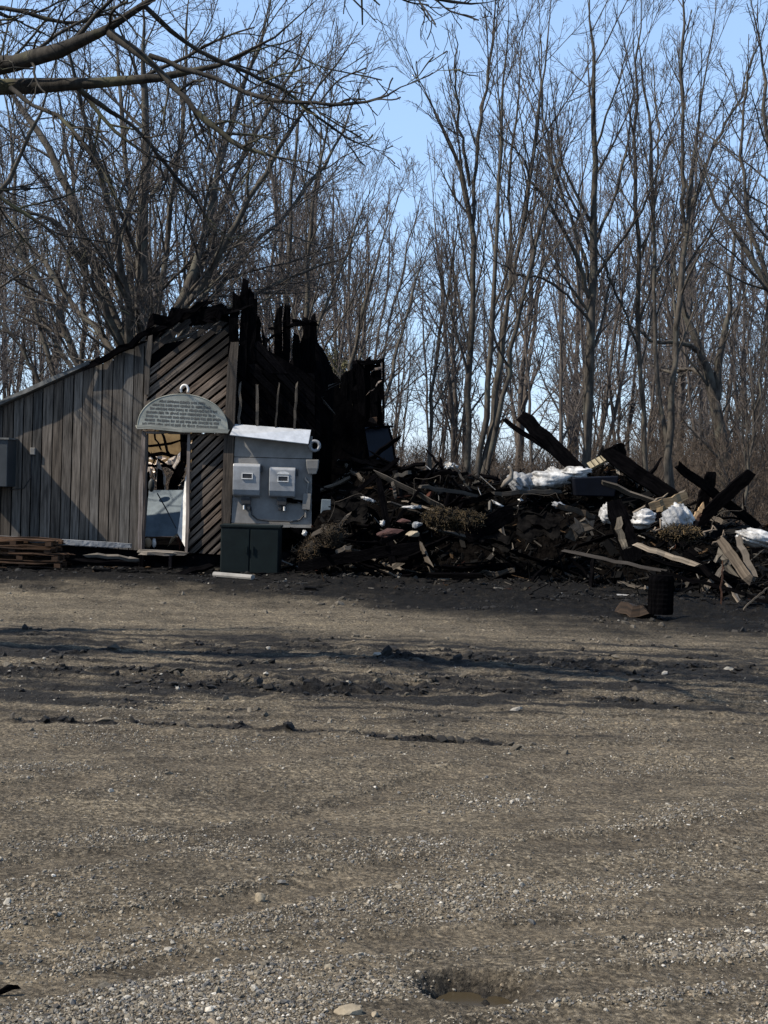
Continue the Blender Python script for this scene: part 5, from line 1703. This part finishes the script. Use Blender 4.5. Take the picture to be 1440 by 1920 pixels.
# charred stump with a brown board leaning by it
sb = on_ground(1238, 1148)
mb = MB()
hh = 0.46
prof = [(-0.02, 0.155), (0.03, 0.16)]
for i in range(7):
    z = 0.05 + i * 0.058
    prof += [(z, 0.16), (z + 0.02, 0.156)]
prof += [(hh, 0.14), (hh + 0.01, 0.05)]
mb.tube([(sb.x, sb.y, sb.z + z) for z, _ in prof], [r_ for _, r_ in prof], 18)
tag(mb.build('drum', M['char'], smooth=False), 'black ribbed drum standing alone in front of the heap at the right', 'drum')
mb = MB()
mb.beam(on_ground(1165, 1150, 0.03), on_ground(1222, 1152, 0.03), 0.14, 0.25, side=(0, 0.35, 1), seg=5, jit=0.07, tint=(0.42, 0.5, 0.6))
tag(mb.build('wood_block', M['pallet']), 'weathered brown block of wood lying against the black ribbed drum', 'block')

# white pipe before the green cabinet
mb = MB()
mb.tube([on_ground(402, 1083, 0.05), on_ground(474, 1088, 0.04)], 0.045, 10)
tag(mb.build('drainpipe', M['panel'], smooth=False), 'short white pipe lying on the ground in front of the green cabinet', 'pipe')
for a, b, w, mt, lab, tt in (((325, 1082), (390, 1060), 0.16, 'char', 'black board propped against the ground between doorstep and green cabinet', 1),
                             ((300, 1080), (385, 1078), 0.2, 'greywood', 'flat grey-brown board on the ground below the doorstep', 0.6),
                             ((160, 1040), (262, 1048), 0.07, 'greywood', 'narrow grey board beneath the pale gutter end', 0.8),
                             ((120, 1050), (250, 1058), 0.12, 'char', 'black board lying beside the pallet stack', 1.5)):
    Y = 22.3 if a[1] > 1060 else 23.2
    mb = MB()
    mb.beam(P(*a, Y), P(*b, Y + 0.3), w, 0.05, side=(0, 1, 0.4), seg=5, jit=0.05, tint=(tt, tt, tt))
    tag(mb.build('board', M[mt]), lab, 'board')

# many loose boards on the heap
r = np.random.default_rng(51)
gch, ggr = 'loose charred boards in the heap', 'loose weathered boards in the heap'
for i in range(150):
    x = r.uniform(-1.3, 8.0)
    fy = float(np.interp(x, FRX, FRY))
    y = r.uniform(fy - 0.2, 25.0)
    if 2.2 < x < 4.4 and y > 22.2:
        x, y = x - 3.0, y - 0.5
    h = float(heap_h(np.array([x]), np.array([y]))[0])
    L = min(r.lognormal(math.log(0.95), 0.45), 2.6)
    a = r.uniform(0, math.pi)
    dz = r.normal(0, 0.3)
    d = Vector((math.cos(a), math.sin(a) * 0.6, dz + 0.1)).normalized() * L / 2
    c = Vector((x, y, h + 0.09 + abs(d.z) * 0.5))
    grey = i % 4 == 0
    mb = MB()
    w = r.uniform(0.035, 0.11)
    t = r.uniform(0.35, 0.9)
    mb.beam(c - d, c + d, w, r.uniform(0.02, 0.06), side=(r.normal(), r.normal(), r.normal() + 1), seg=7, jit=0.04, taper=r.uniform(0.5, 1.0),
            tint=(t, t * 0.95, t * 0.88) if grey else (1, 1, 1))
    if grey:
        tag(mb.build('loose_board', M['greywood']), 'loose grey-brown weathered board jutting from the black rubble of the heap', 'board', ggr)
    else:
        tag(mb.build('charred_board', ch), 'loose charred board lying among the black rubble of the heap', 'board', gch)

# crumpled roofing sheets and tangled wire in the heap
for i, (px, py, Y, w, h_, lab) in enumerate(((1010, 985, 21.9, 0.34, 0.22, 'crumpled dark metal sheet in the hollow below the long white plastic sheet'),
                                             (925, 1010, 21.9, 0.32, 0.16, 'crumpled dark metal sheet at the foot of the heap right of the yellow fibre tuft'),
                                             (655, 955, 23.0, 0.3, 0.25, 'crumpled dark metal sheet on the slope beside the grey-blue flat box'))):
    c = P(px, py, Y)
    n = 16
    r_ = np.random.default_rng(60 + i)
    u, v = np.meshgrid(np.linspace(-1, 1, n), np.linspace(-1, 1, n))
    ang = r_.uniform(-0.5, 0.5)
    dep = 0.2 * fbm(u * 1.1 + i * 9, v * 1.1, 2, 70 + i) + 0.05 * np.abs(fbm(u * 4, v * 4 + i, 2, 80 + i))
    X = c.x + (u * math.cos(ang) - v * math.sin(ang) * 0.6) * w * (1 + 0.12 * fbm(v * 3, u * 0 + i, 2, 5))
    Z = c.z + (u * math.sin(ang) + v * math.cos(ang)) * h_ * 0.8
    Y_ = c.y + v * h_ * 0.7 + dep * 2
    V = np.stack([X, Y_, Z + dep], -1).reshape(-1, 3)
    V = np.concatenate([V, V + np.array([0, 0.006, -0.004])])
    k_ = np.arange(n * n).reshape(n, n)
    q = np.stack([k_[:-1, :-1], k_[:-1, 1:], k_[1:, 1:], k_[1:, :-1]], -1).reshape(-1, 4)
    mb = MB()
    mb.add(V, [tuple(f) for f in q] + [tuple((f + n * n)[::-1]) for f in q])
    tag(mb.build('metal_sheet', M['sootmetal']), lab, 'sheet')
for i, (x0, y0, x1, y1, Y, lab) in enumerate(((600, 990, 680, 935, 22.6, 'thin wire arching over the left end of the heap'), (760, 935, 830, 905, 23.2, 'thin wire looping near the crest left of the tall trunk'),
                                             (960, 960, 1060, 940, 22.3, 'thin wire looping across the middle of the heap'), (1330, 1000, 1420, 960, 21.0, 'thin wire looping before the crossed beams'))):
    r_ = np.random.default_rng(90 + i)
    tt = np.linspace(0, 1, 14)
    pts = [P(x0 + (x1 - x0) * t + 9 * math.sin(9 * t + i), y0 + (y1 - y0) * t - 26 * math.sin(math.pi * t) + 6 * math.cos(11 * t), Y - 0.2 * t) for t in tt]
    mb = MB()
    mb.tube(pts, 0.005, 5, tint=(0.3, 0.29, 0.28))
    tag(mb.build('wire', M['greywood'], smooth=True), lab, 'wire')

bpy.context.view_layer.update()
